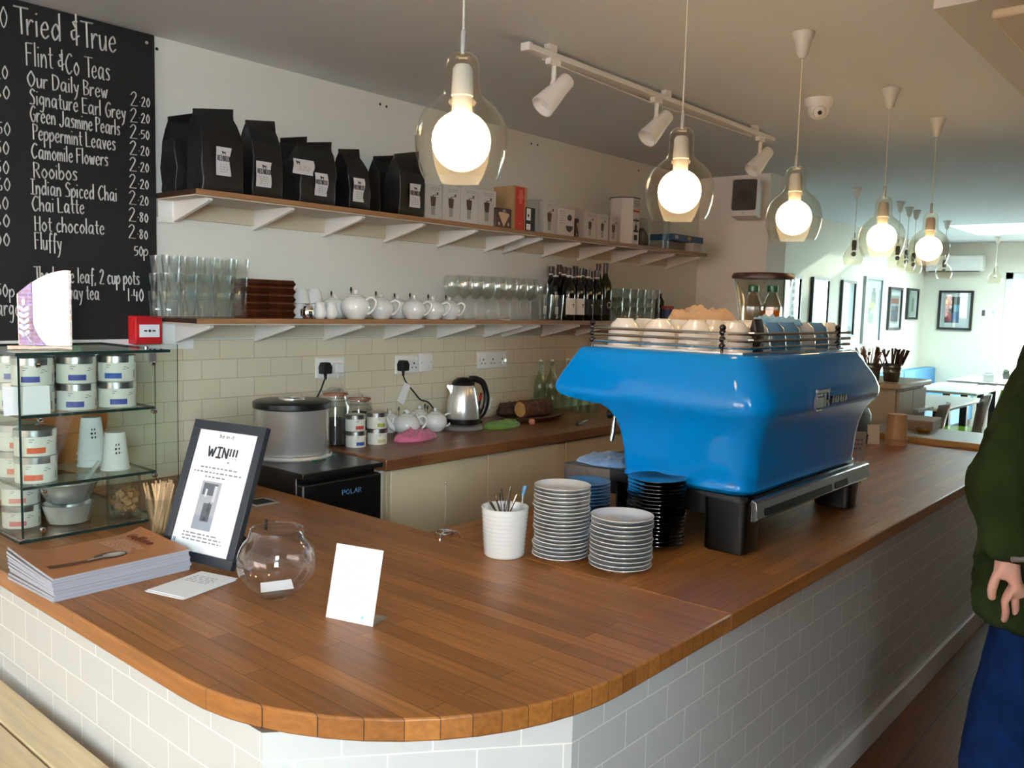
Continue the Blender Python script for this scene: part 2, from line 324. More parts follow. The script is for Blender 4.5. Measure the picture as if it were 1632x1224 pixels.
# shop front with two big windows, behind the photographer
s = MB(); WIN = ((-1.45, .6), (.75, 2.85))
s.bx(XS-.12, XS, YR, YB+.1, 0, .6); s.bx(XS-.12, XS, YR, YB+.1, 2.16, CE)
for y0, y1 in ((YR, -1.45), (.6, .75), (2.85, YB+.1)): s.bx(XS-.12, XS, y0, y1, .6, 2.16)
struct(s.build('wall_front', WHITE))
for i, (y0, y1) in enumerate(WIN):
    f = MB()
    for a, b in ((y0, y0+.05), ((y0+y1)/2-.025, (y0+y1)/2+.025), (y1-.05, y1)): f.bx(XS-.09, XS-.03, a, b, .6, 2.16)
    for a, b in ((.6, .66), (1.7, 1.75), (2.11, 2.16)): f.bx(XS-.09, XS-.03, y0, y1, a, b)
    fo = struct(f.build('window_%d' % (i+1), WHITE)); MB().bx(XS-.063, XS-.057, y0, y1, .6, 2.16).build('window_pane', CLEAR, fo)
# the street outside: pavement and the brick building opposite, only seen in reflections
pav = pm('grey_pavement', (150, 148, 144), .9, mix=(130, 128, 124), scale=3)
slab('street', -30, XS-.12, -25, 25, -.2, -.1, pav)
slab('land_behind', XE+.12, 30, -25, 25, -.2, -.1, pav)
brick = tiles('red_brick', (150, 92, 70), (190, 180, 165), PI/2, .22, .075, .8, c2=(125, 76, 58), mort=.008)
b = MB(); b.bx(-14.3, -14, -14, 16, -.1, 7, 0)
for k in range(6):
    y = -12+k*4.6
    b.bx(-14.02, -13.96, y, y+1.5, 1.0, 2.7, 1); b.bx(-14.02, -13.96, y, y+1.5, 4.0, 5.6, 1)
b.bx(-14.02, -13.95, -14, 16, 3.1, 3.7, 1)
struct(b.build('exterior_building', [brick, WHITE]))
struct(MB().bx(9.5, 10.7, .3, 2.43, CE+.10, CE+.108).build('window_3', glass('dimmed_skylight_glass', (190, 196, 192), .05, .4)))  # tinted pane added to weaken the daylight from the skylight
# sun from the far end: through the skylight and glazed door on to the picture wall
sun = bpy.data.lights.new('sun', 'SUN'); sun.energy = 5.0; sun.angle = math.radians(1.0); sun.color = (1.0, .96, .88)
so = bpy.data.objects.new('sun', sun); COL.objects.link(so); so.rotation_euler = Vector((-.74, .60, -.24)).to_track_quat('-Z', 'Y').to_euler()
# boxed-in bulkhead at the near right of the ceiling
bh = MB(); bh.bx(2.606, 6.5, YR, .745, 2.2, CE); struct(bh.build('trim_1', pm('bulkhead_paint', (214, 208, 198), .8)))
bp = MB(); bp.bx(2.70, 3.6, -.3, .62, 2.175, 2.2); struct(bp.build('trim_2', pm('bulkhead_panel', (212, 190, 156), .7), bevel=.006))
# tiled splashback, batten under the blackboard, little wall holes
struct(MB().bx(.2, XP, YB-.008, YB, .5, 1.20).build('wall_tiles', tilew))
struct(MB().bx(.2, 1.66, YB-.014, YB, 1.168, 1.206).build('trim_3', WHITE))
h = MB()
for px, py in ((250, 78), (606, 166), (616, 170), (847, 229), (857, 231), (1018, 272)):
    q = at_y(px, py, YB-.001); h.lathe([(0, 0), (.006, 0)], 10, (0, 0, 0), 0, T(*q) @ Matrix.Rotation(PI/2, 4, 'X'))
struct(h.build('wall_screw_holes', MATTB))
struct(MB().bx(.765, XP, YB-.02, YB, 0, .09).build('baseboard_back', WHITE))
struct(MB().bx(XP+.29, XE, YF-.02, YF, 0, .09).build('baseboard_far', WHITE))

# ------------------------------------------------------------------ serving counter: tiled base and L-shaped worktop
X0, Y0, XI, YI, XC = .735, .82, 1.712, 1.77, 4.76
white_t = (204, 206, 202); gr = (240, 239, 232)
base = thing('serving_counter', 'low L-shaped counter base clad in white subway tiles with a chamfered corner', 'counter', (1.2, 1.3, 0))
O = (1.2, 1.3, 0); L_ = lambda x, y: (x-O[0], y-O[1])
xa, ya, xb, yb = .763, 1.168, 1.160, .838
ang = math.atan2(yb-ya, xb-xa)
poly = [(xa, 2.99), (xa, ya), (xb, yb), (XC-.03, yb), (XC-.03, YI-.03), (XI-.03, YI-.03), (XI-.03, 2.99)]
P2 = [L_(*p) for p in poly]
body = MB(); n = len(P2)
for i in range(n):
    a, b_ = P2[i], P2[(i+1) % n]
    body.quad((a[0], a[1], 0), (b_[0], b_[1], 0), (b_[0], b_[1], .66), (a[0], a[1], .66), {0: 0, 1: 1, 2: 2}.get(i, 3))
body.add([(x, y, .66) for x, y in P2], [tuple(range(n))], 3)
body.build('tiled_panel', [tiles('white_tiles_side', white_t, gr, PI/2, z0=.011, u0=.05), tiles('white_tiles_chamfer', white_t, gr, ang, z0=.011, u0=.05),
                           tiles('white_tiles_front', white_t, gr, 0, z0=.011, u0=.02), pm('counter_carcass', (120, 112, 100), .7)], base)
MB().bx(*[v for v in (xb+.0-O[0], XC-.03-O[0], yb-.016-O[1], yb-O[1])], 0, .09).build('skirting', pm('grey_white_skirting', (216, 212, 208), .5), base, bevel=.003)
wt = thing('worktop', 'oiled oak stave worktop running round the corner of the serving counter', 'worktop', (1.2, 1.3, .66))
cr_ = .55; arc = [(X0+cr_-cr_*math.cos(t*PI/2/14), Y0+cr_-cr_*math.sin(t*PI/2/14)) for t in range(15)]
woodc = ((182, 117, 55), (148, 90, 37))
A = [L_(X0, 2.99)]+[L_(*p) for p in arc]+[L_(XI, Y0), L_(XI, YI), L_(XI, 2.99)]
MB().prism(A, 0, .04).build('worktop_panel', plank('oak_staves_corner', *woodc, along='Y', length=.52, width=.043, rough=.42, coat=.05), wt, bevel=.004)
B = [L_(XI+.001, Y0), L_(XC, Y0), L_(XC, YI), L_(XI+.001, YI)]
MB().prism(B, 0, .04).build('worktop_panel', plank('oak_staves_long', *woodc, along='X', length=.52, width=.043, rough=.42, coat=.05), wt, bevel=.004)
q = at_z(418, 800, CT)
g = MB(); g.bx(-.045, .045, -.045, .045, 0, .003, 0); g.bx(-.033, .033, -.033, .033, .003, .0035, 1)
tag(g.build('cable_grommet', [STEEL, MATTB], loc=(q.x-.01, q.y, CT)), 'small square metal cable outlet let into the worktop behind the black picture frame', 'cable outlet')
# grey-topped end ledge beyond the worktop
e = thing('end_ledge', 'raised grey-topped ledge with a pale wooden front edge at the far counter end', 'ledge', (5.03, 1.3, 0))
MB().bx(-.23, .22, -.4, .42, 0, .70).build('ledge_body', pm('ledge_side', (150, 140, 126), .6), e)
MB().bx(-.24, .23, -.41, .43, .70, .725).build('ledge_top', pm('grey_laminate', (168, 168, 160), .4), e)
MB().bx(-.265, -.24, -.41, .43, .695, .728).build('edge_strip', plank('pale_edge_wood', (206, 164, 96), (196, 150, 84), along='Y', length=1.2, width=.1), e, bevel=.004)

# ------------------------------------------------------------------ pine bench along the customer side
bn = thing('slatted_bench', 'pale pine slatted bench standing along the white tiled counter side', 'bench', (.5, 1.75, 0))
pine = plank('pine', (230, 202, 160), (220, 190, 144), along='Y', length=2.6, width=.11, gap=0, rough=.45, grain=.22)
for k in range(4):
    x1 = .232-k*.0815; MB().bx(x1-.0765, x1, -.95, 1.2, .40, .43).build('slat', pine, bn, bevel=.003)
for y in (-.85, .15, 1.1):
    MB().bx(-.09, .22, y-.03, y+.03, .34, .40).build('crossbar', pine, bn)
    for x in (-.07, .19): MB().bx(x-.025, x+.025, y-.03, y+.03, 0, .34).build('leg', pine, bn, bevel=.003)

# ------------------------------------------------------------------ back worktop, cupboards, drinks fridge
bw = tag(MB().bx(-1.68, 1.68, -.30, .30, -.045, 0).build('back_worktop', plank('back_oak_staves', (150, 98, 60), (124, 78, 46), along='X', length=.5, width=.043, rough=.4, coat=.1), bevel=.004, loc=(3.765, 2.69, WT)),
     'darker oak stave worktop fixed along the tiled back wall', 'worktop')
cupm = pm('cream_cupboard', (224, 204, 168), .42)
xs = [at_y(px, 780, 2.415).x for px in (622, 754, 899)]; stepx = (xs[2]-xs[0])/2
for k in range(5):
    x0 = xs[0]+k*stepx; x1 = min(x0+stepx, XP-.01)
    if x1-x0 < .2: break
    t = thing('base_cupboard', 'cream flat-fronted cupboard unit under the back worktop, %s from the black fridge' % ORD[k+1], 'cupboard', ((x0+x1)/2, 2.7, 0), group='cream cupboards under the back worktop')
    w2 = (x1-x0)/2
    MB().bx(-w2+.001, w2-.001, -.262, .28, .08, WT-.047).build('carcass', cupm, t)
    MB().bx(-w2+.003, w2-.003, -.285, -.264, .09, WT-.052).build('door', cupm, t, bevel=.003)
    MB().bx(-w2, w2, -.22, -.20, 0, .08).build('plinth', cupm, t)
fr = thing('drinks_fridge', 'black undercounter fridge under the steel ice bucket', 'fridge', (1.76, 2.7, 0))
fx = 2.065-1.76
blk = pm('satin_black', (14, 14, 15), .35)
MB().bx(-.04, fx, -.27, .28, .02, .755).build('cabinet_body', blk, fr, bevel=.004)
MB().bx(-.04, fx, -.31, -.272, .05, .735).build('door', blk, fr, bevel=.006)
MB().bx(-.045, fx+.003, -.315, .285, .756, .775).build('top_panel', pm('black_top', (26, 24, 24), .3), fr, bevel=.003)
m = MB(); o = at_y(546, 789, 2.388)-Vector((1.76, 2.7, 0)); scribe(m, 'POLAR', (o.x, -.3112, o.z), (1, 0, 0), (0, 0, 1), .0105, .0016, .085)
m.build('badge', pm('blue_print', (70, 110, 150), .5), fr)
for x in (0, fx-.05):
    for y in (-.25, .25): MB().lathe([(0, 0), (.018, 0), (.018, .02), (0, .02)], 12, (x, y, 0)).build('foot', MATTB, fr)
e_ = tag(MB().bx(-.011, .011, -.27, .3, 0, WT-.046).build('cupboard_side_board', pm('white_laminate', (206, 198, 184), .5), bevel=.001, loc=(2.088, 2.69, 0)), 'narrow white end panel between the black fridge and the cream cupboards', 'panel')
# ------------------------------------------------------------------ pendant lamps
opal = emit('lit_opal_bulb', (255, 212, 154), 11.0); lampglass = glass('lamp_glass', (253, 249, 240), .018, .75, .02, 3.2)
unlit = pm('grey_opal_bulb', (150, 150, 144), .3)
rosem = pm('rose_plastic', (232, 228, 218), .3, alpha=.8); holder = pm('white_lamp_holder', (206, 204, 198), .5)
SHADE = [(.071, 0), (.0785, .014), (.0865, .042), (.09, .073), (.087, .098), (.078, .121), (.064, .138), (.050, .149), (.040, .157), (.0345, .167), (.033, .182), (.033, .212), (.030, .226), (.021, .236), (.006, .240)]
def pendant(label, x, y, zb, lit=True, s=1.0, grp='lit pendant lamps over the counter', yr=None):
    t = thing('pendant_lamp', label, 'lamp', (x, y, zb), 0, grp)
    H_ = CE-zb
    MB().lathe([(r*s, z*s) for r, z in SHADE], 40).build('lamp_shade', lampglass, t, sharp=80)
    if lit: MB().ball((0, 0, .073*s), .057*s, 28).build('bulb', opal, t)
    else: MB().ball((0, 0, .095*s), .022*s, 16).build('bulb', unlit, t)
    MB().lathe([(0, .128*s), (.0195*s, .128*s), (.0195*s, .156*s), (.0215*s, .158*s), (.0195*s, .208*s), (.014*s, .216*s), (0, .217*s)], 20).build('lamp_holder', holder if lit else pm('grey_holder', (120, 118, 112), .5), t)
    MB().lathe([(0, .236*s), (.0055*s, .236*s), (.0055*s, .278*s), (.003*s, .282*s), (0, .282*s)], 12).build('cord_grip', STEEL, t)
    MB().tube([(0, 0, .28*s), (0, 0, H_-.06)], .0022, 8).build('cord', pm('pale_cord', (206, 198, 180), .6), t)
    MB().lathe([(0, H_-.082), (.009, H_-.082), (.017, H_-.07), (.026, H_-.03), (.036, H_-.006), (.036, H_-.0005), (0, H_-.0005)], 24).build('ceiling_rose', rosem, t)
    return t
names = ['nearest and largest of the row', 'second nearest of the row', 'middle one of the row', 'second from the far end of the row', 'smallest, at the far end of the row']
for i, (cx, cy) in enumerate(((735, 237), (1083, 302), (1265, 346), (1405, 379), (1480, 399))):
    q = at_y(cx, cy, 1.19)
    pendant('lit clear glass pendant lamp, '+names[i], q.x, 1.19, 1.598)
fp = [(1367, 300, 1364, 422, 'first'), (1436, 322, 1431, 427, 'second'), (1450, 330, 1446, 432, 'third'), (1461, 335, 1459, 436, 'fourth'), (1510, 352, 1507, 444, 'fifth'), (1590, 386, 1586, 452, 'last')]
for px, py, bx_, by, o in fp:
    p = at_z(px, py, CE); p = p if p.x < 11 else Vector((11.0, 11.0*p.y/p.x, CE))
    r = ray(bx_, by); dd = math.hypot(p.x, p.y)/math.hypot(r.x, r.y); zb = EYE.z+r.z*dd
    pendant('small unlit clear glass pendant in the back room, %s from the counter' % o, p.x, p.y, zb, False, .82, 'unlit pendants in the back room')

# ------------------------------------------------------------------ track light
tl = thing('track_light', 'white ceiling track with three white spotlight heads', 'light', (3.2, 1.93, CE))
p0, p1 = at_z(838, 76, CE-.035)-Vector((3.2, 1.93, CE)), at_z(1234, 222, CE-.035)-Vector((3.2, 1.93, CE))
yr_ = (p0.y+p1.y)/2
MB().bx(p0.x, p1.x, yr_-.018, yr_+.018, -.046, -.026).build('track_rail', WHITE, tl, bevel=.003)
for x in (p0.x+.12, 0.0, p1.x-.2): MB().bx(x-.022, x+.022, yr_-.012, yr_+.012, -.027, -.0005).build('ceiling_clip', WHITE, tl)
MB().bx(p0.x-.02, p0.x, yr_-.02, yr_+.02, -.049, -.022).build('end_cap', WHITE, tl, bevel=.004)
MB().tube([(p0.x+.1, yr_+.018, -.050), (p0.x+.8, yr_+.02, -.062), (p1.x-.2, yr_+.018, -.050)], .0025, 6).build('cable', WHITE, tl)
for px, py in ((866, 98), (1039, 158), (1205, 220)):
    q = at_z(px, py, CE-.05)-Vector((3.2, 1.93, CE)); x = q.x
    arm = MB(); arm.bx(x-.015, x+.045, yr_-.012, yr_+.012, -.066, -.045); arm.tube([(x+.02, yr_, -.066), (x+.02, yr_, -.12)], .009, 10); arm.ball((x+.02, yr_, -.128), .014, 10)
    a = arm.build('spotlight_arm', WHITE, tl, bevel=.002)
    M = T(x+.02, yr_, -.165) @ Matrix.Rotation(math.radians(42), 4, 'Y') @ Matrix.Rotation(math.radians(14), 4, 'X')
    h = MB(); h.lathe([(0, .085), (.026, .085), (.029, .08), (.031, .035), (.036, 0), (.042, -.055), (.043, -.066), (.038, -.066), (.034, -.04), (0, -.035)], 24, (0, 0, 0), 0, M)
    h.build('spotlight_head', WHITE, a)

# ------------------------------------------------------------------ ceiling camera, wall speaker
q = at_z(1305, 158, CE)
dc = thing('security_camera', 'white dome security camera on the ceiling', 'camera', (q.x, q.y, CE))
MB().lathe([(0, 0), (.058, 0), (.058, -.022), (.05, -.036), (0, -.036)], 32).build('base', WHITE, dc)
MB().ball((0, 0, -.042), .044, 24).build('dome', WHITE, dc)
d = (EYE-Vector((q.x, q.y, CE-.042))).normalized(); d = (d+Vector((0.1, -.15, -.35))).normalized(); M = Vector((0, 0, -.042)).to_3d(); R_ = d.to_track_quat('Z', 'Y').to_matrix().to_4x4()
MB().lathe([(0, .0455), (.024, .030), (.026, .036), (0, .03)], 24, (0, 0, 0), 0, T(0, 0, -.042) @ R_).build('lens_window', BLACK, dc)
MB().lathe([(0, .0485), (.008, .048), (.009, .044), (0, .043)], 16, (0, 0, 0), 0, T(0, 0, -.042) @ R_).build('lens', pm('lens_glass', (50, 50, 60), .1), dc)
q0 = at_x(1190, 318, XP-.16)
sp = thing('wall_speaker', 'white loudspeaker with a dark grille on the pillar', 'speaker', tuple(q0))
Rz = rotz(math.radians(-76)); Ry = Matrix.Rotation(math.radians(-6), 4, 'X')
MM = Rz @ Ry
MB().loft([[(x, -.075+.0, z) for x, z in rrect(-.086, .086, -.122, .122, .012)], [(x, .09, z) for x, z in rrect(-.08, .08, -.115, .115, .012)]], 0, MM).build('cabinet', WHITE, sp)
MB().loft([[(x, -.0795, z) for x, z in rrect(-.076, .076, -.086, .112, .012)], [(x, -.074, z) for x, z in rrect(-.076, .076, -.086, .112, .012)]], 0, MM).build('grille', pm('brown_grey_grille', (70, 60, 54), .7), sp)
def disc_y(mb, x, z, y, prof, mat=0): return mb.lathe(prof, 28, (0, 0, 0), mat, MM @ T(x, y, z) @ Matrix.Rotation(PI/2, 4, 'X'))
m = MB(); disc_y(m, 0, -.02, -.0795, [(.06, 0), (.06, .003), (.052, .003), (.05, 0)]); disc_y(m, 0, -.02, -.0795, [(.018, 0), (.012, .004), (0, .005)]); m.build('woofer', pm('dark_cone', (48, 42, 38), .5), sp)
m = MB(); disc_y(m, 0, .08, -.0795, [(.02, 0), (.02, .003), (.015, .003), (.012, 0)]); disc_y(m, 0, .08, -.0795, [(.006, 0), (0, .003)]); m.build('tweeter', pm('dark_tweeter', (90, 84, 78), .4), sp)
m = MB()
for a in (-.9, .9): m.tube([MM @ Vector((-.01*a-.004, -.0755, -.113)), MM @ Vector((.01*a, -.0755, -.094))], .0012, 5)
m.build('badge', GREYINK, sp)
MB().tube([MM @ Vector((0, .088, 0)), MM @ Vector((0, .088, 0))+Vector((.09, .01, 0))], .015, 10).build('bracket', WHITE, sp)

# ------------------------------------------------------------------ blackboard menu
bbt = thing('menu_blackboard', 'tall black menu board hand-lettered with teas and prices in white', 'blackboard', (1.0, YB-.0005, 1.735))
MB().bx(-1.05, .523, -.013, 0, -.528, .526).build('board', pm('blackboard', (13, 13, 15), .6, mix=(20, 20, 22), scale=3), bbt, bevel=.002)
chalk = pm('chalk_pen', (206, 204, 198), .9); BO = Vector((1.0, YB-.0005, 1.735)); yb_ = YB-.0145
def chalkline(t, pl, pr, xh, r=.0045):
    a = at_y(*pl, yb_); b = at_y(*pr, yb_)
    L3 = MB(); scribe(L3, t, a-BO, (b.x-a.x, 0, b.z-a.z), (0, 0, 1), xh, r, (b-a).length, flat=.4); L3.build('lettering', chalk, bbt)
for t, pl, pr, xh in (('Tried', (22, 52), (97, 66), .050), ('&', (112, 68), (126, 69), .052), ('True', (128, 74), (185, 84), .050), ('Flint', (42, 104), (84, 110), .043), ('&', (92, 109), (102, 110), .034), ('Co Teas', (104, 117), (175, 129), .040),
    ('Our Daily Brew', (43, 137), (171, 157), .030), ('Signature Earl Grey', (47, 166), (200, 191), .030), ('Green Jasmine Pearls', (48, 193), (191, 216), .030), ('Peppermint Leaves', (53, 222), (184, 240), .030), ('Camomile Flowers', (50, 252), (172, 265), .0295),
    ('Rooibos', (54, 283), (123, 288), .030), ('Indian Spiced Chai', (49, 309), (186, 321), .0295), ('Chai Latte', (51, 336), (134, 341), .0295), ('Hot chocolate', (56, 368), (166, 374), .0295), ('Fluffy', (56, 397), (98, 400), .033),
    ('The loose leaf, 2 cup pots', (54, 449), (222, 454), .030), ('Take away tea', (60, 475), (158, 478), .030), ('1~40', (204, 480), (229, 480), .028)):
    chalkline(t, pl, pr, xh, .0066 if xh > .045 else .0052)
for i, (p, y) in enumerate((('20', 168), ('20', 194), ('50', 220), ('20', 246), ('20', 272), ('20', 299), ('20', 325), ('80', 352), ('80', 379))):
    y2 = y+(i == 0)*0
    chalkline('2', (208-.4*i, y), (219-.4*i, y+1), .029); chalkline('~'+p, (222-.4*i, y+1), (239-.4*i, y+3), .020)
chalkline('50', (214, 408), (228, 408), .022); chalkline('p', (229, 408), (236, 408), .024)
for t, pl, pr, xh in (('o', (0, 44), (12, 44), .062), ('20', (-10, 125), (13, 126), .026), ('30', (-8, 158), (16, 158), .026), ('50', (-6, 215), (17, 216), .026), ('50', (-8, 246), (15, 246), .026), ('50', (-8, 277), (15, 277), .026), ('60', (-6, 304), (17, 304), .026), ('60', (-8, 334), (14, 334), .026), ('30', (-8, 362), (16, 362), .026), ('00', (-8, 392), (16, 392), .026), ('50p', (-6, 472), (23, 474), .026), ('charge', (-24, 502), (32, 504), .034)):
    chalkline(t, pl, pr, xh)
m = MB()
for px, py in ((234, 68),): q = at_y(px, py, YB-.0135)-BO; m.lathe([(0, .002), (.005, .0015), (.006, 0)], 10, (0, 0, 0), 0, T(*q) @ Matrix.Rotation(PI/2, 4, 'X'))
m.build('screw', STEEL, bbt)

# ------------------------------------------------------------------ two wall shelves on white brackets
def wall_shelf(label, zt, x0, x1, bxs):
    t = thing('wall_shelf', label, 'shelf', (x0, YB, zt))
    MB().bx(0, x1-x0, -.275, -.001, -.018, 0).build('shelf_board', [OAK], t, bevel=.0015)
    MB().bx(.002, x1-x0-.004, -.268, -.002, -.0225, -.0185).build('underside', pm('pale_underside', (214, 204, 186), .6), t)
    MB().bx(-.0, x1-x0, -.016, -.001, -.082, -.023).build('wall_batten', pm('cream_batten', (216, 204, 180), .6), t)
    for x in bxs:
        u = x-x0; pr = [(-.001, -.0225), (-.250, -.0225), (-.258, -.026), (-.258, -.032), (-.252, -.036), (-.001, -.1)]
        MB().loft([[(u-.008, y, z) for y, z in pr], [(u+.008, y, z) for y, z in pr]]).build('bracket', WHITE, t, bevel=.0012)
    MB().bx(0, .075, -.017, -.0165, -.1, -.023).build('wall_plate', WHITE, t)
    return t
wall_shelf('upper oak-edged wall shelf holding black coffee bags and boxes', 1.722, 1.527, 5.08, (1.591, 1.923, 2.259, 2.593, 2.924, 3.255, 3.397, 3.724, 4.049, 4.375, 4.698, 5.025))
wall_shelf('lower oak-edged wall shelf holding glasses, teapots and wine bottles', 1.287, 1.527, 4.74, (1.593, 1.927, 2.262, 2.595, 2.925, 3.259, 3.401, 3.731, 4.045, 4.37, 4.69))
U = 1.7222; LO = 1.2872

# ------------------------------------------------------------------ fire alarm call point, sockets, plugs, cables
q = at_y(238, 526, YB-.05)
fa = thing('fire_alarm_call_point', 'red break-glass fire alarm box on the wall beside the blackboard', 'fire alarm', (q.x-.008, YB-.0145, q.z))
MB().loft([[(x, 0, z) for x, z in rrect(-.05, .05, -.05, .05, .006)], [(x, -.045, z) for x, z in rrect(-.05, .05, -.05, .05, .006)], [(x, -.052, z) for x, z in rrect(-.046, .046, -.046, .046, .006)]]).build('housing', pm('alarm_red', (190, 28, 34), .35), fa)
MB().bx(-.036, .036, -.0545, -.052, -.024, .02).build('glass_plate', PAPER, fa)
m = MB(); m.ball((0, -.055, -.002), .005, 10, sz=1); m.tube([(-.02, -.055, -.002), (-.01, -.055, -.002)], .003, 6); m.tube([(.01, -.055, -.002), (.02, -.055, -.002)], .003, 6); m.build('symbol', INK, fa)
def socket(label, px, py, w=.146, n=2, y=YB-.0082):
    q = at_y(px, py, y); t = thing('wall_socket', label, 'socket', (q.x, y, q.z))
    MB().loft([[(x, 0, z) for x, z in rrect(-w/2, w/2, -.043, .043, .004)], [(x, -.007, z) for x, z in rrect(-w/2, w/2, -.043, .043, .004)], [(x, -.010, z) for x, z in rrect(-w/2+.004, w/2-.004, -.039, .039, .004)]]).build('face_plate', GLOSSW, t)
    if n:
        for k in range(n):
            cx = (k-(n-1)/2)*w/n
            m = MB()
            m.bx(cx-.004, cx+.004, -.0104, -.0098, .0, .008); m.bx(cx-.016, cx-.009, -.0104, -.0098, -.018, -.013); m.bx(cx+.009, cx+.016, -.0104, -.0098, -.018, -.013)
            m.build('pin_slots', INK, t)
            MB().bx(cx-.008+.018, cx+.008+.018, -.0135, -.0095, .016, .030).build('switch', GLOSSW, t, bevel=.001)
    for x in (-w/2+.012, w/2-.012): MB().lathe([(0, .0105), (.003, .0103), (.003, .009)], 8, (0, 0, 0), 0, T(x, 0, 0) @ Matrix.Rotation(PI/2, 4, 'X')).build('screw', GREYINK, t)
    return t, q
s1, q1 = socket('white double socket above the glass jars', 525, 585.5)
s2, q2 = socket('white double socket with a single black plug, above the teapots', 648.5, 580.5)
s2b, q2b = socket('white blank plate beside the socket with the kettle plug', 677.5, 577.5, .086, 0)
s3, q3 = socket('white triple switch plate on the tiles, right of the kettle', 783.5, 573.5, .22, 3)
def plug(label, x, z, m_, cat='plug', s=1.0):
    t = thing('power_plug', label, cat, (x, YB-.0188, z))
    pr = [(-.024, -.026), (.024, -.026), (.026, .004), (.016, .022), (-.016, .022), (-.026, .004)]
    MB().loft([[(a*s, 0, b*s) for a, b in pr], [(a*s, -.026*s, b*s) for a, b in pr], [(a*.85*s, -.034*s, b*.85*s) for a, b in pr]]).build('plug_body', m_, t, bevel=.002)
    MB().tube([(0, -.015*s, -.025*s), (0, -.016*s, -.05*s)], [.008*s, .005*s], 10).build('strain_relief', m_, t); return t
def cable(label, pts, r, m_, n=5):
    o = crom(pts, n); b = o[0]; return tag(MB().tube([p-b for p in o], r, 6).build('power_cable', m_, loc=tuple(b)), label, 'cable')
yq = YB-.035
a = at_y(519, 586, yq); plug('black plug in the socket above the glass jars', a.x, a.z, MATTB)
cable('black cable hanging from the left socket behind the steel ice bucket', [(a.x, yq, a.z-.048), at_y(517, 606, yq), at_y(511, 622, yq), at_y(503, 637, yq), at_y(494, 652, yq-.02)], .0035, MATTB)
b2 = at_y(539, 586, yq); plug('small white charger plug beside the black plug in the left socket', b2.x, b2.z, GLOSSW, s=.9)
cable('thin white cable trailing from the charger plug down to the tea tins and pink cloth', [(b2.x, yq, b2.z-.045), at_y(546, 615, yq), at_y(552, 640, 2.90), at_y(566, 668, 2.86), at_y(582, 690, 2.84), tuple(at_y(584, 700, 2.83))], .0016, pm('off_white_cord', (214, 204, 184), .6))
c2 = at_y(643, 582, yq); plug('black kettle plug in the middle socket', c2.x, c2.z, MATTB)
cable('black kettle cable drooping from the middle socket to the kettle base', [(c2.x, yq, c2.z-.048), at_y(645, 605, yq), at_y(650, 613, yq-.01), at_y(660, 625, yq-.03), at_y(670, 637, 2.92), at_y(682, 641, 2.9), at_y(693, 654, 2.88), at_y(705, 672, 2.84), (at_z(728, 690, WT+.004).x-.02, 2.79, WT+.006)], .0034, MATTB)
ta, tb = at_y(650, 612, 2.945), at_y(638, 642, 2.945)
tt = thing('cable_tag', 'white paper tag tied to the kettle cable', 'tag', tuple(ta))
dv = (tb-ta); nv = Vector((dv.z, 0, -dv.x)).normalized()*.022
MB().add([tuple(p) for p in (nv*.9, -nv*.9, dv-nv, dv+nv, nv*.9+Vector((0, .002, 0)), -nv*.9+Vector((0, .002, 0)), dv-nv+Vector((0, .002, 0)), dv+nv+Vector((0, .002, 0)))], [(0, 1, 2, 3), (7, 6, 5, 4), (0, 4, 5, 1), (1, 5, 6, 2), (2, 6, 7, 3), (3, 7, 4, 0)]).build('tag_card', PAPER, tt)
m = MB(); m.tube([tuple(-dv*.05+Vector((0, -.001, 0))), tuple(-dv*.18+Vector((.005, -.002, 0)))], .0015, 5); m.build('string', CREAM, tt)
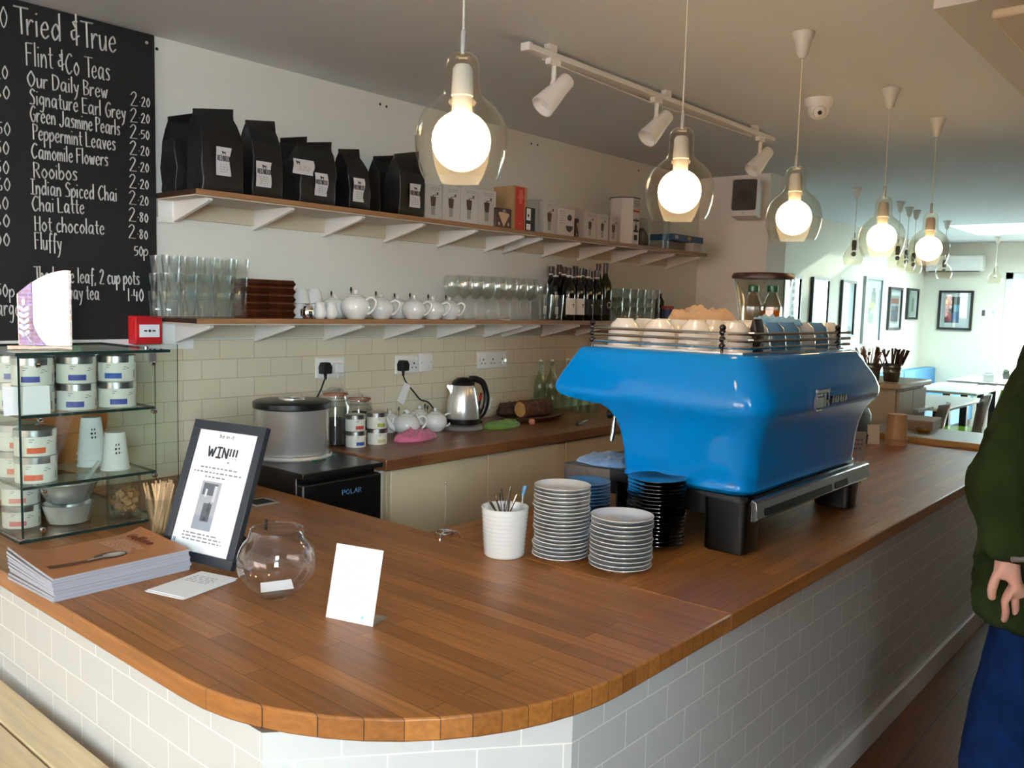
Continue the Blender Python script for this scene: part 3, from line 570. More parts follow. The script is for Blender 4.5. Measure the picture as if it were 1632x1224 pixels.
# ------------------------------------------------------------------ black coffee bags on the upper shelf
foil = pm('black_foil', (20, 20, 22), .42, bump=.35, scale=26, dist=.006, detail=3); labm = pm('bag_label', (214, 210, 212), .6)
YU = 2.79                                                           # front faces of things on the shelves
def bag(label, pl, pr, pbase, ptop, yf=YU-.02, d=.11, lab=None, wide=None, rz=0.0, skew=0.0, seed=0):
    a, b = at_y(pl, pbase, yf+d), at_y(pr, pbase, yf); a = Vector((a.x, yf, a.z)); w = (b-a).length/2*1.03; cx = (a.x+b.x)/2
    H_ = at_y((pl+pr)/2, ptop, yf+d/2).z-U
    t = thing('coffee_bag', label, 'bag', (cx, yf+d/2, U), rz, 'black coffee bags on the upper shelf'); rnd = random.Random(seed)
    rings = []
    for k, (z, ww, dd) in enumerate(((0, .96, .94), (.02, .99, 1), (.12, 1, 1.03), (.3, 1.0, 1.05), (.5, .995, 1.02), (.66, .985, .9), (.68, .98, .86), (.82, .965, .42), (.9, .955, .1), (.905, .955, .06), (1.0, .955, .045))):
        ring = []
        for x, y in rrect(-1, 1, -1, 1, .09 if z < .7 else .03, 3):
            g = 1-.05*(1-y*y)*(abs(x) > .85)*(z > .1)               # side gusset folds in
            jx = noise.noise((x*2, y*2, z*5+seed))*.012; jz = (noise.noise((x*1.5, z*3, seed*3.1))*.012 if z > .1 else 0)
            ring.append((x*w*ww*g+jx*(z > .05)+skew*z*z, y*d/2*dd+jx*.7*(z > .05), z*H_+jz+(.012*x*(z > .9))))
        rings.append(ring)
    MB().loft(rings).build('bag_body', foil, t, sharp=50)
    if lab:
        for k, (x0, y0, x1, y1, land) in enumerate(lab):
            A_ = at_y(x0, y0, yf)-Vector((cx, yf, U)); B_ = at_y(x1, y1, yf)-Vector((cx, yf, U)); yy = -d/2*1.10-.004
            m = MB(); n = 5; vs = []
            for j in range(n+1):
                z = A_.z+(B_.z-A_.z)*j/n; wob = .004*math.sin(j*1.3+seed)
                vs += [(A_.x+wob*.3, yy-.002*math.sin(j), z), (B_.x+wob, yy-.003*math.sin(j+1), z)]
            m.add(vs, [(2*j, 2*j+1, 2*j+3, 2*j+2) for j in range(n)], 0)
            lb = m.build('label', labm, t)
            m = MB(); W_ = B_.x-A_.x; HH = A_.z-B_.z; yy -= .004
            if not land:
                scribe(m, 'RED', (A_.x+W_*.06, yy, A_.z-HH*.49), (1, 0, 0), (0, 0, 1), HH*.115, W_*.017, W_*.36); scribe(m, 'BRICK', (A_.x+W_*.47, yy, A_.z-HH*.49), (1, 0, 0), (0, 0, 1), HH*.115, W_*.016, W_*.46)
                ox, oz, ss = A_.x+W_*.5, A_.z-HH*.2, W_*.13
            else: ox, oz, ss = A_.x+W_*.2, A_.z-HH*.25, W_*.09
            m.add([(ox+x*ss, yy, oz+z*ss) for x, z in ((-1, .1), (-1.2, .8), (-.9, .6), (-.8, .9), (-.5, .5), (.8, .4), (1.1, .9), (1.0, -.1), (.9, -1), (.6, -1), (.55, -.2), (-.3, -.2), (-.4, -1), (-.7, -1), (-.75, 0))], [tuple(range(15))], 0)
            greek(m, (A_.x+W_*.18, yy+.001, A_.z-HH*(.62 if not land else .5)), (1, 0, 0), (0, 0, 1), (0, -1, 0), W_*.64, 4, HH*.085, HH*.022, 1, seed+k, (W_*.08, W_*.2))
            m.build('label_print', [pm('label_ink', (40, 30, 36), .8), GREYINK], lb)
    return t
bag('black coffee bag at the shelf\'s left end, set back behind the tallest bag', 257, 322, 300, 186, 2.855, .10, None, seed=1)
bag('tallest black coffee bag with upright white label, second from the left end of the shelf', 299, 388, 306, 174, 2.74, .10, [(342, 233, 365, 282, 0)], seed=2, skew=-.008)
bag('black coffee bag with slightly curled white label, third from the left on the upper shelf', 379, 450, 316, 193, 2.74, .10, [(406, 256, 430, 300, 0)], seed=3)
bag('black coffee bag mostly hidden behind the third and fourth front bags', 436, 500, 318, 219, 2.865, .09, None, seed=4)
bag('black coffee bag carrying two white labels, one landscape and one upright', 453, 534, 328, 224, 2.74, .10, [(465, 252, 498, 281, 1), (500, 275, 520, 314, 0)], seed=5, skew=.02)
bag('black coffee bag with a small upright label, right of the two-label bag', 532, 590, 338, 239, 2.74, .10, [(561, 283, 578, 323, 0)], seed=6, skew=-.02)
bag('narrow black coffee bag set back behind the last two front bags', 583, 640, 340, 248, 2.865, .09, None, seed=7)
bag('black coffee bag with crumpled peaked top, rightmost beside the grinder boxes', 611, 676, 347, 241, 2.74, .10, [(651, 292, 667, 332, 0)], seed=9, skew=.01)

# ------------------------------------------------------------------ boxes on the upper shelf
boxw = pm('grey_white_card', (206, 200, 194), .6); boxs = pm('card_side', (190, 182, 174), .65); kraft = pm('kraft_card', (178, 142, 98), .7); redc = pm('red_card', (196, 44, 30), .6)
brn = pm('print_brown', (84, 66, 54), .7); gry = pm('print_pale_grey', (160, 156, 150), .7); packm = pm('dark_packet', (62, 48, 44), .6, mix=(96, 70, 62), scale=60); conem = pm('print_cone', (214, 178, 140), .7)
def at_shelf(px, y): return at_y(px, 350, y).x
def grinder_print(m, x, z, s, y, mats=(1, 2)):
    f = lambda pts, mm: m.add([(x+a*s, y, z+b*s) for a, b in pts], [tuple(range(len(pts)))], mm)
    f([(-.13, .0), (.13, .0), (.15, .45), (-.15, .45)], mats[1]); f([(-.15, .46), (.15, .46), (.19, .75), (.2, .96), (-.2, .96), (-.19, .75)], mats[0]); f([(-.05, .97), (.05, .97), (.04, 1.04), (-.04, 1.04)], mats[0])
    f([(.03, 1.0), (.3, 1.09), (.3, 1.12), (.03, 1.03)], mats[0]); f([(.27, 1.05), (.35, 1.05), (.38, 1.2), (.24, 1.2)], mats[0])
def carton(name, label, pl, pr, ptop, yf=YU-.03, d=.085, cat='box', grp=None, mats=None, draw=None, rz=0.0, z0=0.0):
    a, b = at_shelf(pl, yf), at_shelf(pr, yf); w = b-a; H_ = at_y((pl+pr)/2, ptop, yf).z-U-z0
    t = thing(name, label, cat, (a, yf, U+z0), rz, grp)
    MB().bx(0, w-.001, 0, d, 0, H_, 0).build('carton', mats or [boxw], t, bevel=.0008, seg=1)
    if draw:
        m = MB(); draw(m, w, H_); m.build('printed_front', [INK, brn, gry, GREYINK, conem, redc, PAPER], t)
    return t
def gd(m, w, h): grinder_print(m, w*.47, h*.13, h*.55, -.0006); greek(m, (w*.3, 0, h*.9), (1, 0, 0), (0, 0, 1), (0, -1, 0), w*.6, 2, h*.05, h*.015, 3, 3, (w*.1, w*.2))
gl_ = 'hand grinder boxes on the upper shelf'
for k, (a, b, c) in enumerate(((677, 704, 294), (705, 733, 297), (733.5, 762, 299), (762, 790, 303))):
    carton('grinder_box', 'white hand grinder box, %s in the row of four beside the coffee bags' % ORD[k+1], a, b, c, grp=gl_, draw=gd)
kx = at_shelf(818, 2.745); kt = thing('kraft_box', 'tall kraft box with a red printed front, tallest box on the upper shelf', 'box', (kx, 2.745, U))
kw = at_shelf(839.5, 2.745)-kx; kh = at_y(829, 297, 2.745).z-U
MB().bx(0, kw, 0, .13, 0, kh).build('carton', kraft, kt, bevel=.001, seg=1)
MB().quad((.012, -.0006, .002), (kw-.02, -.0006, .002), (kw-.02, -.0006, kh-.004), (.012, -.0006, kh-.004)).build('red_panel', redc, kt)
m = MB()
for z0_, z1_, a_, b_ in ((.6, .72, .4, .6), (.72, .8, .3, .72), (.8, .92, .38, .64)): m.quad((kw*a_, -.0012, kh*z0_), (kw*b_, -.0012, kh*z0_), (kw*b_, -.0012, kh*z1_), (kw*a_, -.0012, kh*z1_))
prm = pm('pale_red_print', (216, 104, 84), .7); m.build('panel_print', prm, kt); MB().quad((kw*.4, -.0012, kh*.14), (kw*.6, -.0012, kh*.14), (kw*.6, -.0012, kh*.16), (kw*.4, -.0012, kh*.16)).build('panel_print', prm, kt)
def packet(label, pl, pr, ptop, yf, grp='dark filter paper packets'):
    def dr(m, w, h):
        m.add([(w*a, -.0006, h*b) for a, b in ((.14, .72), (.5, .06), (.86, .68), (.78, .76), (.22, .8))], [(0, 1, 2, 3, 4)], 4)
        m.add([(w*a, -.0006, h*b) for a, b in ((.4, .8), (.62, .78), (.58, .95), (.44, .95))], [(0, 1, 2, 3)], 3)
        for x in (.2, .8): m.add([(w*(x+.06*math.cos(q)), -.0006, h*(.2+.1*math.sin(q))) for q in (0, 1, 2, 3, 4, 5)], [tuple(range(6))], 4)
    return carton('filter_packet', label, pl, pr, ptop, yf, .045, 'packet', grp, [packm], dr)
packet('dark packet with a filter cone print, in front of the kraft box', 790.5, 815, 332, 2.745)
carton('grinder_box', 'white grinder box right of the kraft box, half hidden by a black box', 856, 870, 318, 2.80, .08, grp=gl_, draw=gd)
carton('grinder_box', 'white grinder box left of the box with two printed circles', 866, 886, 321, 2.765, .03, grp=gl_, draw=gd)
def bd(m, w, h):
    for z0, z1, c in ((.45, .95, 6), (.05, .3, 6)): m.quad((w*.06, -.0006, h*z0), (w*.5, -.0006, h*z0), (w*.5, -.0006, h*z1), (w*.06, -.0006, h*z1), c)
    for x, z in ((.7, .7), (.25, .65), (.7, .3)): m.add([(w*(x+.1*math.cos(q)), -.0012, h*(z+.07*math.sin(q))) for q in range(6)], [tuple(range(6))], 0)
carton('black_box', 'small black box with white panels beside the kraft box', 838, 853, 331, 2.742, .04, mats=[pm('black_card', (34, 30, 30), .6)], draw=bd)
# white box turned so that its long side and its front show
wb = thing('grinder_box', 'white box printed with two dark circles, turned slightly on the upper shelf', 'box', (at_shelf(900, 2.755), 2.745, U), math.radians(-8), gl_)
wh = at_y(905, 333, 2.745).z-U
MB().bx(-.055, .06, 0, .085, 0, wh).build('carton', boxw, wb, bevel=.0008, seg=1)
m = MB()
m.add([(.024+.017*math.cos(q*.5), -.0006, wh*.68+.017*math.sin(q*.5)) for q in range(13)], [tuple(range(13))], 0); m.add([(.024+.026*math.cos(PI+q*.26), -.0006, wh*.38+.032*math.sin(PI+q*.26)) for q in range(13)], [tuple(range(13))], 0)
greek(m, (-.05, 0, wh*.88), (1, 0, 0), (0, 0, 1), (0, -1, 0), .045, 6, .012, .004, 1, 5, (.006, .016)); m.build('printed_front', [pm('print_charcoal', (82, 76, 76), .7), GREYINK], wb)
packet('dark filter packet set back beside the box with two circles', 917, 931, 349, 2.80)
carton('white_carton', 'white carton lying on top behind the row, left of the last grinder boxes', 916, 933, 332, 2.83, .1, mats=[boxw])
for a, b, c, y, lb in ((931, 951, 339, 2.765, 'white grinder box just right of the dark packet'), (951.5, 970, 342, 2.765, 'white grinder box second from the tall tube'), (972, 985, 344, 2.775, 'narrow white grinder box beside the tall tube')):
    carton('grinder_box', lb, a, b, c, y, .08, grp=gl_, draw=gd)
# tall eight-sided tube box
q = at_y(1000, 386, 2.77); tb = thing('tube_box', 'tall faceted white carton with a dark coffee press printed on it', 'box', (q.x, 2.80, U)); th = at_y(1000, 317, 2.77).z-U
rt = (at_shelf(1015, 2.77)-at_shelf(985, 2.77))*.5*.92
MB().lathe([(0, 0), (rt, 0), (rt, th), (0, th)], 8, a0=PI/8).build('carton', boxw, tb, sharp=20)
MB().lathe([(0, th), (rt+.001, th), (rt+.001, th+.006), (0, th+.006)], 8, a0=PI/8).build('dark_lid', pm('dark_rim', (60, 46, 44), .6), tb, sharp=20)
m = MB(); dn = -(rt*math.cos(PI/8)+.0008); s_ = rt*.38
for (x0, x1, z0, z1, c) in ((-.5, .5, .08, .2, 0), (-.7, .7, .26, .31, 0), (-.35, .35, .31, .42, 0), (-.3, .3, .42, .58, 2), (-.85, .85, .5, .54, 0), (-1, 1, .7, .74, 1), (-.8, .8, .93, .95, 3), (-.8, .8, .88, .9, 3), (-.7, .7, .83, .85, 3)):
    m.quad((x0*s_, dn, z0*th), (x1*s_, dn, z0*th), (x1*s_, dn, z1*th), (x0*s_, dn, z1*th), c)
m.build('printed_front', [INK, redc, gry, GREYINK], tb)
# glass jar with a brown paper bag inside
q = at_y(1031, 390, 2.78); jr = .052
j = thing('storage_jar', 'clear glass jar with a bag of brown beans in it, at the upper shelf end', 'jar', (q.x, 2.82, U))
MB().lathe([(jr-.006, .002), (jr, .01), (jr, .105), (jr*.75, .13), (jr*.72, .15), (jr*.7, .15), (jr*.73, .13), (jr-.003, .105), (jr-.003, .008), (0, .006), (0, 0)], 24).build('jar_body', TUMBLER, j)
MB().lathe([(0, .151), (jr*.76, .151), (jr*.76, .165), (jr*.3, .17), (0, .17)], 24).build('glass_lid', TUMBLER, j)
MB().lathe([(0, .008), (jr*.82, .008), (jr*.86, .05), (jr*.6, .09), (jr*.2, .112), (0, .115)], 9).build('bean_bag', pm('brown_beans', (92, 58, 44), .6, mix=(50, 30, 24), scale=60), j, sharp=20)
for k, (px, hpx) in enumerate(((1057, 352), (1064, 352))):
    q = at_y(px, 400, 2.75); hh = at_y(px, hpx, 2.75).z-U
    tag(MB().lathe([(0, 0), (.011, 0), (.011, hh), (.0095, hh), (.0095, .003), (0, .003)], 14).build('glass_tube', TUMBLER, loc=(q.x, 2.75, U)), 'slim clear glass tube standing near the end of the upper shelf, %s one' % ('left' if k == 0 else 'right'), 'tube', 'slim glass tubes')
jx = at_y(1050, 396, 2.78)
tag(MB().lathe([(0, 0), (.02, 0), (.022, .05), (.018, .052), (.018, .06), (0, .06)], 16).build('dark_tin', pm('dark_blue_tin', (46, 56, 66), .3, .6), loc=(jx.x, 2.87, U)), 'small dark tin between the storage jar and the glass tubes', 'tin')
# white boxes with the blue game box on top
xg0, xg1 = at_shelf(1064, 2.75), at_shelf(1108, 2.75)
t = thing('white_carton', 'pale grey carton under the blue game box at the shelf end', 'box', (xg0, 2.75, U)); MB().bx(0, xg1-xg0-.06, .03, .2, 0, .052).build('carton', pm('grey_card', (150, 142, 130), .7), t, bevel=.001, seg=1)
t = thing('white_carton', 'white carton supporting the right side of the blue game box', 'box', (xg1-.055, 2.72, U)); MB().bx(0, .1, 0, .2, 0, .027).build('carton', boxw, t, bevel=.001, seg=1); MB().bx(0, .1, 0, .2, .028, .055).build('lid', boxw, t, bevel=.001, seg=1)
t = thing('game_box', 'flat blue game box lying on white cartons at the end of the upper shelf', 'box', (xg0+.02, 2.72, U+.0555)); gw = xg1-xg0+.04
MB().bx(0, gw, 0, .24, 0, .038).build('box_lid', pm('blue_game_card', (48, 78, 118), .5), t, bevel=.001, seg=1)
m = MB(); scribe(m, 'ESS', (.03, -.001, .012), (1, 0, 0), (0, 0, 1), .010, .0014); m.add([(.2+.03*a, -.001, .019+.016*b) for a, b in ((-1, 0), (0, 1), (1, 0), (0, -1))], [(0, 1, 2, 3)], 1); m.build('box_lettering', [PAPER, pm('gold_print', (180, 150, 70), .6)], t)

# ------------------------------------------------------------------ lower shelf: stacked tumblers
def tumbler(r, h, fac=9):
    n = fac*2; m = MB(); rings = []
    for z, rr, am in ((0, .74, 0), (.04, .78, .02), (.3, .84, .045), (.6, .91, .04), (.72, .95, .0), (1, 1, 0)): rings.append([((rr-am*(k % 2))*r*math.cos(2*PI*k/n), (rr-am*(k % 2))*r*math.sin(2*PI*k/n), z*h) for k in range(n)])
    for z, rr in ((1, .95), (.7, .88), (.2, .74), (.1, .66)): rings.append([(rr*r*math.cos(2*PI*k/n), rr*r*math.sin(2*PI*k/n), z*h) for k in range(n)])
    return m.loft(rings).mesh('tumbler', [TUMBLER], 25)
tm = tumbler(.0325, .088)
def put(name, me, loc, label, cat, grp=None, rz=0.0, rot=None):
    o = bpy.data.objects.new(name, me); COL.objects.link(o); o.location = loc; o.rotation_euler = rot or (0, 0, rz); return tag(o, label, cat, grp)
yg = 2.765; xa_ = at_y(270, 505, yg).x; xb_ = at_y(380, 505, yg).x; ny = ('front', 'back'); TIER = ('bottom', 'middle', 'top')
for tier in range(3):
    for row in range(2):
        for k in range(5):
            put('tumbler', tm, (xa_+(xb_-xa_)*k/4+.004*tier, yg+.075*row, LO+.0425*0+tier*.0605*1.0+(0 if tier == 0 else .0)), 'stacked tumbler by the blackboard, %s tier, %s row, %s from left' % (TIER[tier], ny[row], ORD[k+1]), 'glass', 'stacked tumblers by the blackboard', rz=k*.3+tier)
# faceted copper-brown holders
cop = pm('dark_copper', (120, 66, 40), .3, .55, mix=(80, 42, 26), scale=25)
for c_, (pa, pb) in enumerate(((390, 424), (425, 466))):
    a, b = at_y(pa, 500, 2.76).x, at_y(pb, 500, 2.76).x; w_ = b-a-.002
    for k in range(5):
        h_ = .0285
        m = MB(); m.loft([[(x, y, z) for x, y in ((-w_/2, -.04), (w_/2, -.04), (w_/2, .04), (-w_/2, .04))] for z in (0, .004)]+[[(x, y, h_/2) for x, y in ((-w_/2, -.054), (w_/2, -.054), (w_/2, .054), (-w_/2, .054))]]+[[(x, y, z) for x, y in ((-w_/2, -.04), (w_/2, -.04), (w_/2, .04), (-w_/2, .04))] for z in (h_-.004, h_-.0005)])
        put('copper_holder', m.mesh('copper_holder', [cop], 20), ((a+b)/2, 2.79, LO+k*h_), 'faceted copper-brown block beside the tumblers, %s stack, %s from bottom' % (('left', 'right')[c_], ORD[k+1]), 'holder', 'stacked faceted copper blocks')
def cupmesh(r, h, name='cup', m=GLOSSW, n=24): return MB().lathe([(0, 0), (r*.55, 0), (r*.6, .004), (r*.82, h*.35), (r*.97, h*.8), (r, h), (r*.95, h), (r*.92, h*.8), (r*.76, h*.36), (r*.5, .008), (0, .007)], n).mesh(name, [m], 60)
cm = cupmesh(.036, .058)
for k, (px, z, y) in enumerate(((479, 0, 2.85), (501, 0, 2.85), (480, .059, 2.85), (500, .059, 2.85))):
    q = at_y(px, 490, y); put('small_cup', cm, (q.x, y, LO+z+.058), 'small upturned white cup behind the milk jugs, %s %s' % (('left', 'right')[k % 2], ('lower one', 'upper one')[k//2]), 'cup', 'upturned cups behind the milk jugs', rot=(PI, 0, k))
q = at_y(491, 500, 2.75); t = thing('steel_shaker', 'little polished steel pot beside the copper blocks', 'pot', (q.x, 2.75, LO)); MB().lathe([(0, 0), (.019, 0), (.022, .01), (.022, .04), (.018, .048), (0, .05)], 24).build('pot_body', CHROME, t); MB().tube([(-.02, 0, .04), (-.032, 0, .035), (-.03, 0, .012), (-.02, 0, .01)], .0025, 6).build('handle', CHROME, t)
def jugmesh(): return MB().lathe([(0, 0), (.016, 0), (.026, .012), (.027, .026), (.02, .045), (.018, .058), (.022, .064), (.020, .064), (.016, .056), (.018, .044), (.022, .02), (0, .01)], 24).mesh('milk_jug', [GLOSSW], 60)
jm = jugmesh()
for k, px in enumerate((510, 528)): q = at_y(px, 500, 2.75); put('milk_jug', jm, (q.x, 2.75-.0*k, LO), 'tiny white milk jug on the lower shelf, %s of the pair' % ('left' if k == 0 else 'right'), 'jug', 'tiny milk jugs')
# teapots
def teapot(label, x, y, z, s=1.0, rz=0.0, grp='white teapots', leaf=True):
    t = thing('teapot', label, 'teapot', (x, y, z), rz, grp); k = s
    MB().lathe([(0, 0), (.034*k, 0), (.038*k, .004*k), (.056*k, .024*k), (.062*k, .045*k), (.058*k, .066*k), (.045*k, .083*k), (.032*k, .091*k), (.028*k, .091*k), (0, .086*k)], 32).build('pot_body', GLOSSW, t, sharp=60)
    l = MB().lathe([(0, .1*k), (.012*k, .0995*k), (.027*k, .095*k), (.031*k, .0915*k), (0, .0912*k)], 28).build('pot_lid', GLOSSW, t, sharp=60); MB().lathe([(0, .1*k), (.006*k, .1*k), (.0095*k, .108*k), (.0085*k, .116*k), (0, .12*k)], 16).build('lid_knob', GLOSSW, l, sharp=60)
    MB().tube(crom([(.050*k, 0, .078*k), (.072*k, 0, .088*k), (.092*k, 0, .076*k), (.09*k, 0, .052*k), (.072*k, 0, .03*k), (.056*k, 0, .022*k)], 5), .0055*k, 10).build('handle', GLOSSW, t)
    pts = crom([(-.05*k, 0, .03*k), (-.075*k, 0, .045*k), (-.086*k, 0, .07*k), (-.1*k, 0, .092*k)], 4); MB().tube(pts, [.016*k-.0085*k*i/(len(pts)-1) for i in range(len(pts))], 12).build('spout', GLOSSW, t)
    if leaf: MB().loft([[(-.035*k+a*.006*w*k, .02*k, (.085+.045*h)*k), (-.035*k-a*.006*w*k, .02*k, (.085+.045*h)*k), (-.035*k, .022*k, (.085+.045*h)*k)] for a, w, h in ((1, .15, 0), (1, .2, .4), (1, 1, .7), (1, .7, .9), (1, .05, 1))]).build('leaf_tag', LEAFM, t)
    return t
for k, (px, y, s, lb) in enumerate(((533, 2.86, .86, 'white teapot set back behind the milk jugs'), (567, 2.76, 1.0, 'largest white teapot at the left of the shelf row'), (607, 2.78, .9, 'white teapot second in the front row on the shelf'), (634, 2.86, .86, 'white teapot set back behind the second and third of the row'), (660, 2.77, .88, 'white teapot third in the front row on the shelf'), (690, 2.77, .86, 'white teapot fourth in the front row on the shelf'), (716, 2.77, .86, 'white teapot at the right end of the row, beside the wine glasses'))):
    q = at_y(px, 500, y); teapot(lb, q.x, y, LO, s, math.radians(-76+6*(k % 3)))
# wine glasses
wineg = glass('wine_glass_clear', (252, 253, 252), .05, .7, .02, 2.4)
wg = MB().lathe([(0, 0), (.034, 0), (.034, .002), (.008, .006), (.0035, .02), (.0035, .085), (.008, .095), (.03, .115), (.039, .145), (.037, .18), (.032, .205), (.031, .205), (.036, .18), (.038, .145), (.029, .117), (.006, .098), (0, .097)], 24).mesh('wine_glass', [wineg], 60)
n_ = 0
for row, y in enumerate((2.765, 2.87)):
    for k in range(8):
        x = at_y(742, 505, 2.755).x+k*.0795+.022*row; n_ += 1
        put('wine_glass', wg, (x, y, LO), 'stemmed wine glass on the lower shelf, %s row, %s from the teapots' % (('front', 'middle', 'back')[row], ORD[k+1]), 'glass', 'wine glasses on the lower shelf')
q = at_y(802, 503, 2.745); t = thing('paper_note', 'small folded pink and white note lying among the wine glass stems', 'note', (q.x, 2.732, LO)); MB().bx(-.03, .03, -.01, .008, 0, .003).build('note_sheet', PAPER, t); MB().bx(-.028, .012, -.009, .005, .003, .005).build('pink_strip', pm('pink_paper', (200, 130, 110), .7), t)
# tall carafes with a slice of lemon
carafe = MB().lathe([(0, 0), (.027, 0), (.03, .004), (.037, .13), (.0355, .13), (.028, .01), (0, .008)], 24).mesh('carafe', [TUMBLER], 60)
for k, px in enumerate((868, 887)):
    q = at_y(px, 505, 2.75); t = thing('tall_glass', 'tall flared glass holding straws, %s of the pair beside the wine bottles' % ('left' if k == 0 else 'right'), 'glass', (q.x, 2.75, LO), 0, 'tall flared glasses')
    o = bpy.data.objects.new('glass_body', carafe); COL.objects.link(o); o.parent = t
    MB().bx(-.012, .012, -.001, .001, .03, .07).build('paper_slip', PAPER, t)
# wine bottles
dgl = pm('dark_bottle_glass', (14, 16, 12), .06, spec=.6); ggl = pm('olive_bottle_glass', (44, 46, 16), .06); capm = pm('dark_capsule', (52, 28, 30), .35); wlab = pm('white_wine_label', (226, 222, 212), .6)
def bottle(label, x, y, lab=0, H_=.30, neck=True, m=dgl):
    t = thing('wine_bottle', label, 'bottle', (x, y, LO), 0, 'wine bottles on the lower shelf'); r = .0365
    MB().lathe([(0, .003), (r-.004, 0), (r, .006), (r, H_*.6), (r*.9, H_*.66), (r*.55, H_*.73), (.0145, H_*.79), (.0135, H_*.97), (.0145, H_*.975), (.0145, H_), (0, H_)], 24).build('bottle_body', m, t)
    MB().lathe([(.0142, H_*.82), (.0146, H_*.82), (.0152, H_+.001), (0, H_+.001)], 16).build('capsule', capm, t)
    if neck: MB().lathe([(.0153, H_*.845), (.0156, H_*.845), (.0156, H_*.87), (.0153, H_*.87)], 16).build('neck_band', wlab, t)
    if lab:
        m_ = MB(); vs = []
        for k in range(9):
            a = -PI/2-.3+(k-4)*.24; vs += [(math.cos(a)*(r+.0006), math.sin(a)*(r+.0006), .03), (math.cos(a)*(r+.0006), math.sin(a)*(r+.0006), .115)]
        m_.add(vs, [(2*k, 2*k+2, 2*k+3, 2*k+1) for k in range(8)]); lb = m_.build('wine_label', wlab if lab == 1 else pm('dark_wine_label', (24, 24, 26), .6), t)
        m_ = MB(); c_, s_ = math.cos(-.3), math.sin(-.3); X_ = Vector((c_, s_, 0)); o = Vector((s_, -c_, 0))*(r+.002)
        if lab == 3:
            m_.tube(crom([tuple(o+X_*(.012*math.cos(a))+Vector((0, 0, .085+.016*math.sin(a)))) for a in (.6, 1.6, 2.6, 3.6, 4.6, 5.6)], 3), .0016, 5)
        else:
            scribe(m_, 'T', o+X_*-.0+Vector((0, 0, .066)), X_, (0, 0, 1), .011, .0018)
        if lab != 3: greek(m_, o-X_*.018+Vector((0, 0, .14)), X_, (0, 0, 1), (s_, -c_, 0), .036, 1, .01, .003, 0, 3, (.003, .006))
        m_.build('label_lettering', INK if lab == 1 else wlab, lb)
    return t
fb = ((905, 1), (920, 1), (935, 2), (949, 2), (957, 3), (963.5, 3))
for k, (px, lb) in enumerate(fb[:4]):
    q = at_y(px, 505, 2.75); bottle('dark wine bottle with a %s label, %s in the front row' % (('white' if lb == 1 else 'black'), ORD[k+1]), q.x, 2.75, lb, .27)
q = at_y(957, 505, 2.80); bottle('tall dark wine bottle without neck band, second from right end', q.x+.02, 2.838, 3, .315, False)
q = at_y(963, 505, 2.755); bottle('olive green wine bottle with a big ring on its label, rightmost of the group', q.x, 2.755, 3, .315, False, ggl)
for r_, (y, pxs, hh) in enumerate(((2.838, (884, 897, 911, 925, 939), .27), (2.925, (877, 889, 902, 915, 928), .285))):
    for k, px in enumerate(pxs): q = at_y(px, 505, y); bottle('dark wine bottle with white neck band, %s row, %s from the left' % (('middle', 'back')[r_], ORD[k+1]), q.x, y, 0, hh+.012*(k % 2))
# right-hand tumblers in three tiers
tm2 = tumbler(.036, .078)
for tier in range(3):
    for row in range(2):
        for k in range(6):
            q = at_y(984, 506, 2.75).x
            put('tumbler', tm2, (q+.079*k, 2.755+.08*row, LO+tier*.052), 'tumbler right of the wine bottles, %s tier, %s row, %s from the bottles' % (TIER[tier], ny[row], ORD[k+1]), 'glass', 'stacked tumblers beside the wine bottles', rz=.4*k+tier)
q = at_y(1069, 506, 2.79); t = thing('blue_tub', 'small blue tub with a red lid at the end of the lower shelf', 'tub', (q.x-.04, 2.79, LO)); MB().lathe([(0, 0), (.034, 0), (.036, .07), (0, .07)], 24).build('tub_body', pm('blue_tub', (40, 74, 120), .4), t); MB().lathe([(0, .071), (.038, .071), (.038, .086), (.034, .09), (0, .09)], 24).build('tub_lid', pm('red_lid', (176, 56, 40), .4), t)
q = at_y(1058, 490, 2.86); tag(MB().lathe([(0, 0), (.028, 0), (.028, .12), (.012, .15), (.012, .17), (0, .17)], 16).build('dark_bottle', pm('brown_glass', (60, 40, 30), .15), loc=(q.x-.02, 2.88, LO)), 'dark brown bottle behind the blue tub on the lower shelf', 'bottle')
# ------------------------------------------------------------------ things on the back worktop
q = at_z(449, 722, .776); ib = thing('ice_bucket', 'large brushed steel ice bucket with a black lid standing on the fridge', 'bucket', (q.x, 2.71, .776)); r = .137
MB().lathe([(0, 0), (r+.012, 0), (r+.014, .006), (r+.01, .014), (0, .014)], 40).build('base_tray', STEEL, ib)
MB().lathe([(r*.97, .0145), (r, .02), (r, .178), (r+.002, .182), (0, .182)], 40).build('bucket_body', STEEL, ib)
MB().lathe([(r+.002, .183), (r+.006, .186), (r+.006, .204), (r, .208), (.05, .213), (0, .213)], 40).build('lid', BLACK, ib)
MB().lathe([(.03, .2135), (.05, .2135), (.05, .219), (.03, .217)], 32).build('lid_ring', STEEL, ib)
q = at_z(512, 731, .776); sp_ = thing('silicone_spatula', 'teal silicone spatula lying on the black fridge top', 'spatula', (q.x, q.y, .776), math.radians(14))
teal = pm('teal_silicone', (22, 104, 88), .5); MB().loft([[(x, y, 0) for x, y in ((-.06, -.012), (.0, -.018), (.012, -.006), (.012, .006), (.0, .018), (-.06, .014))], [(x, y, .006) for x, y in ((-.06, -.012), (.0, -.018), (.012, -.006), (.012, .006), (.0, .018), (-.06, .014))]]).build('blade', teal, sp_, bevel=.002)
MB().tube([(.0125, 0, .005), (.075, 0, .005)], .0048, 10).build('handle', teal, sp_)
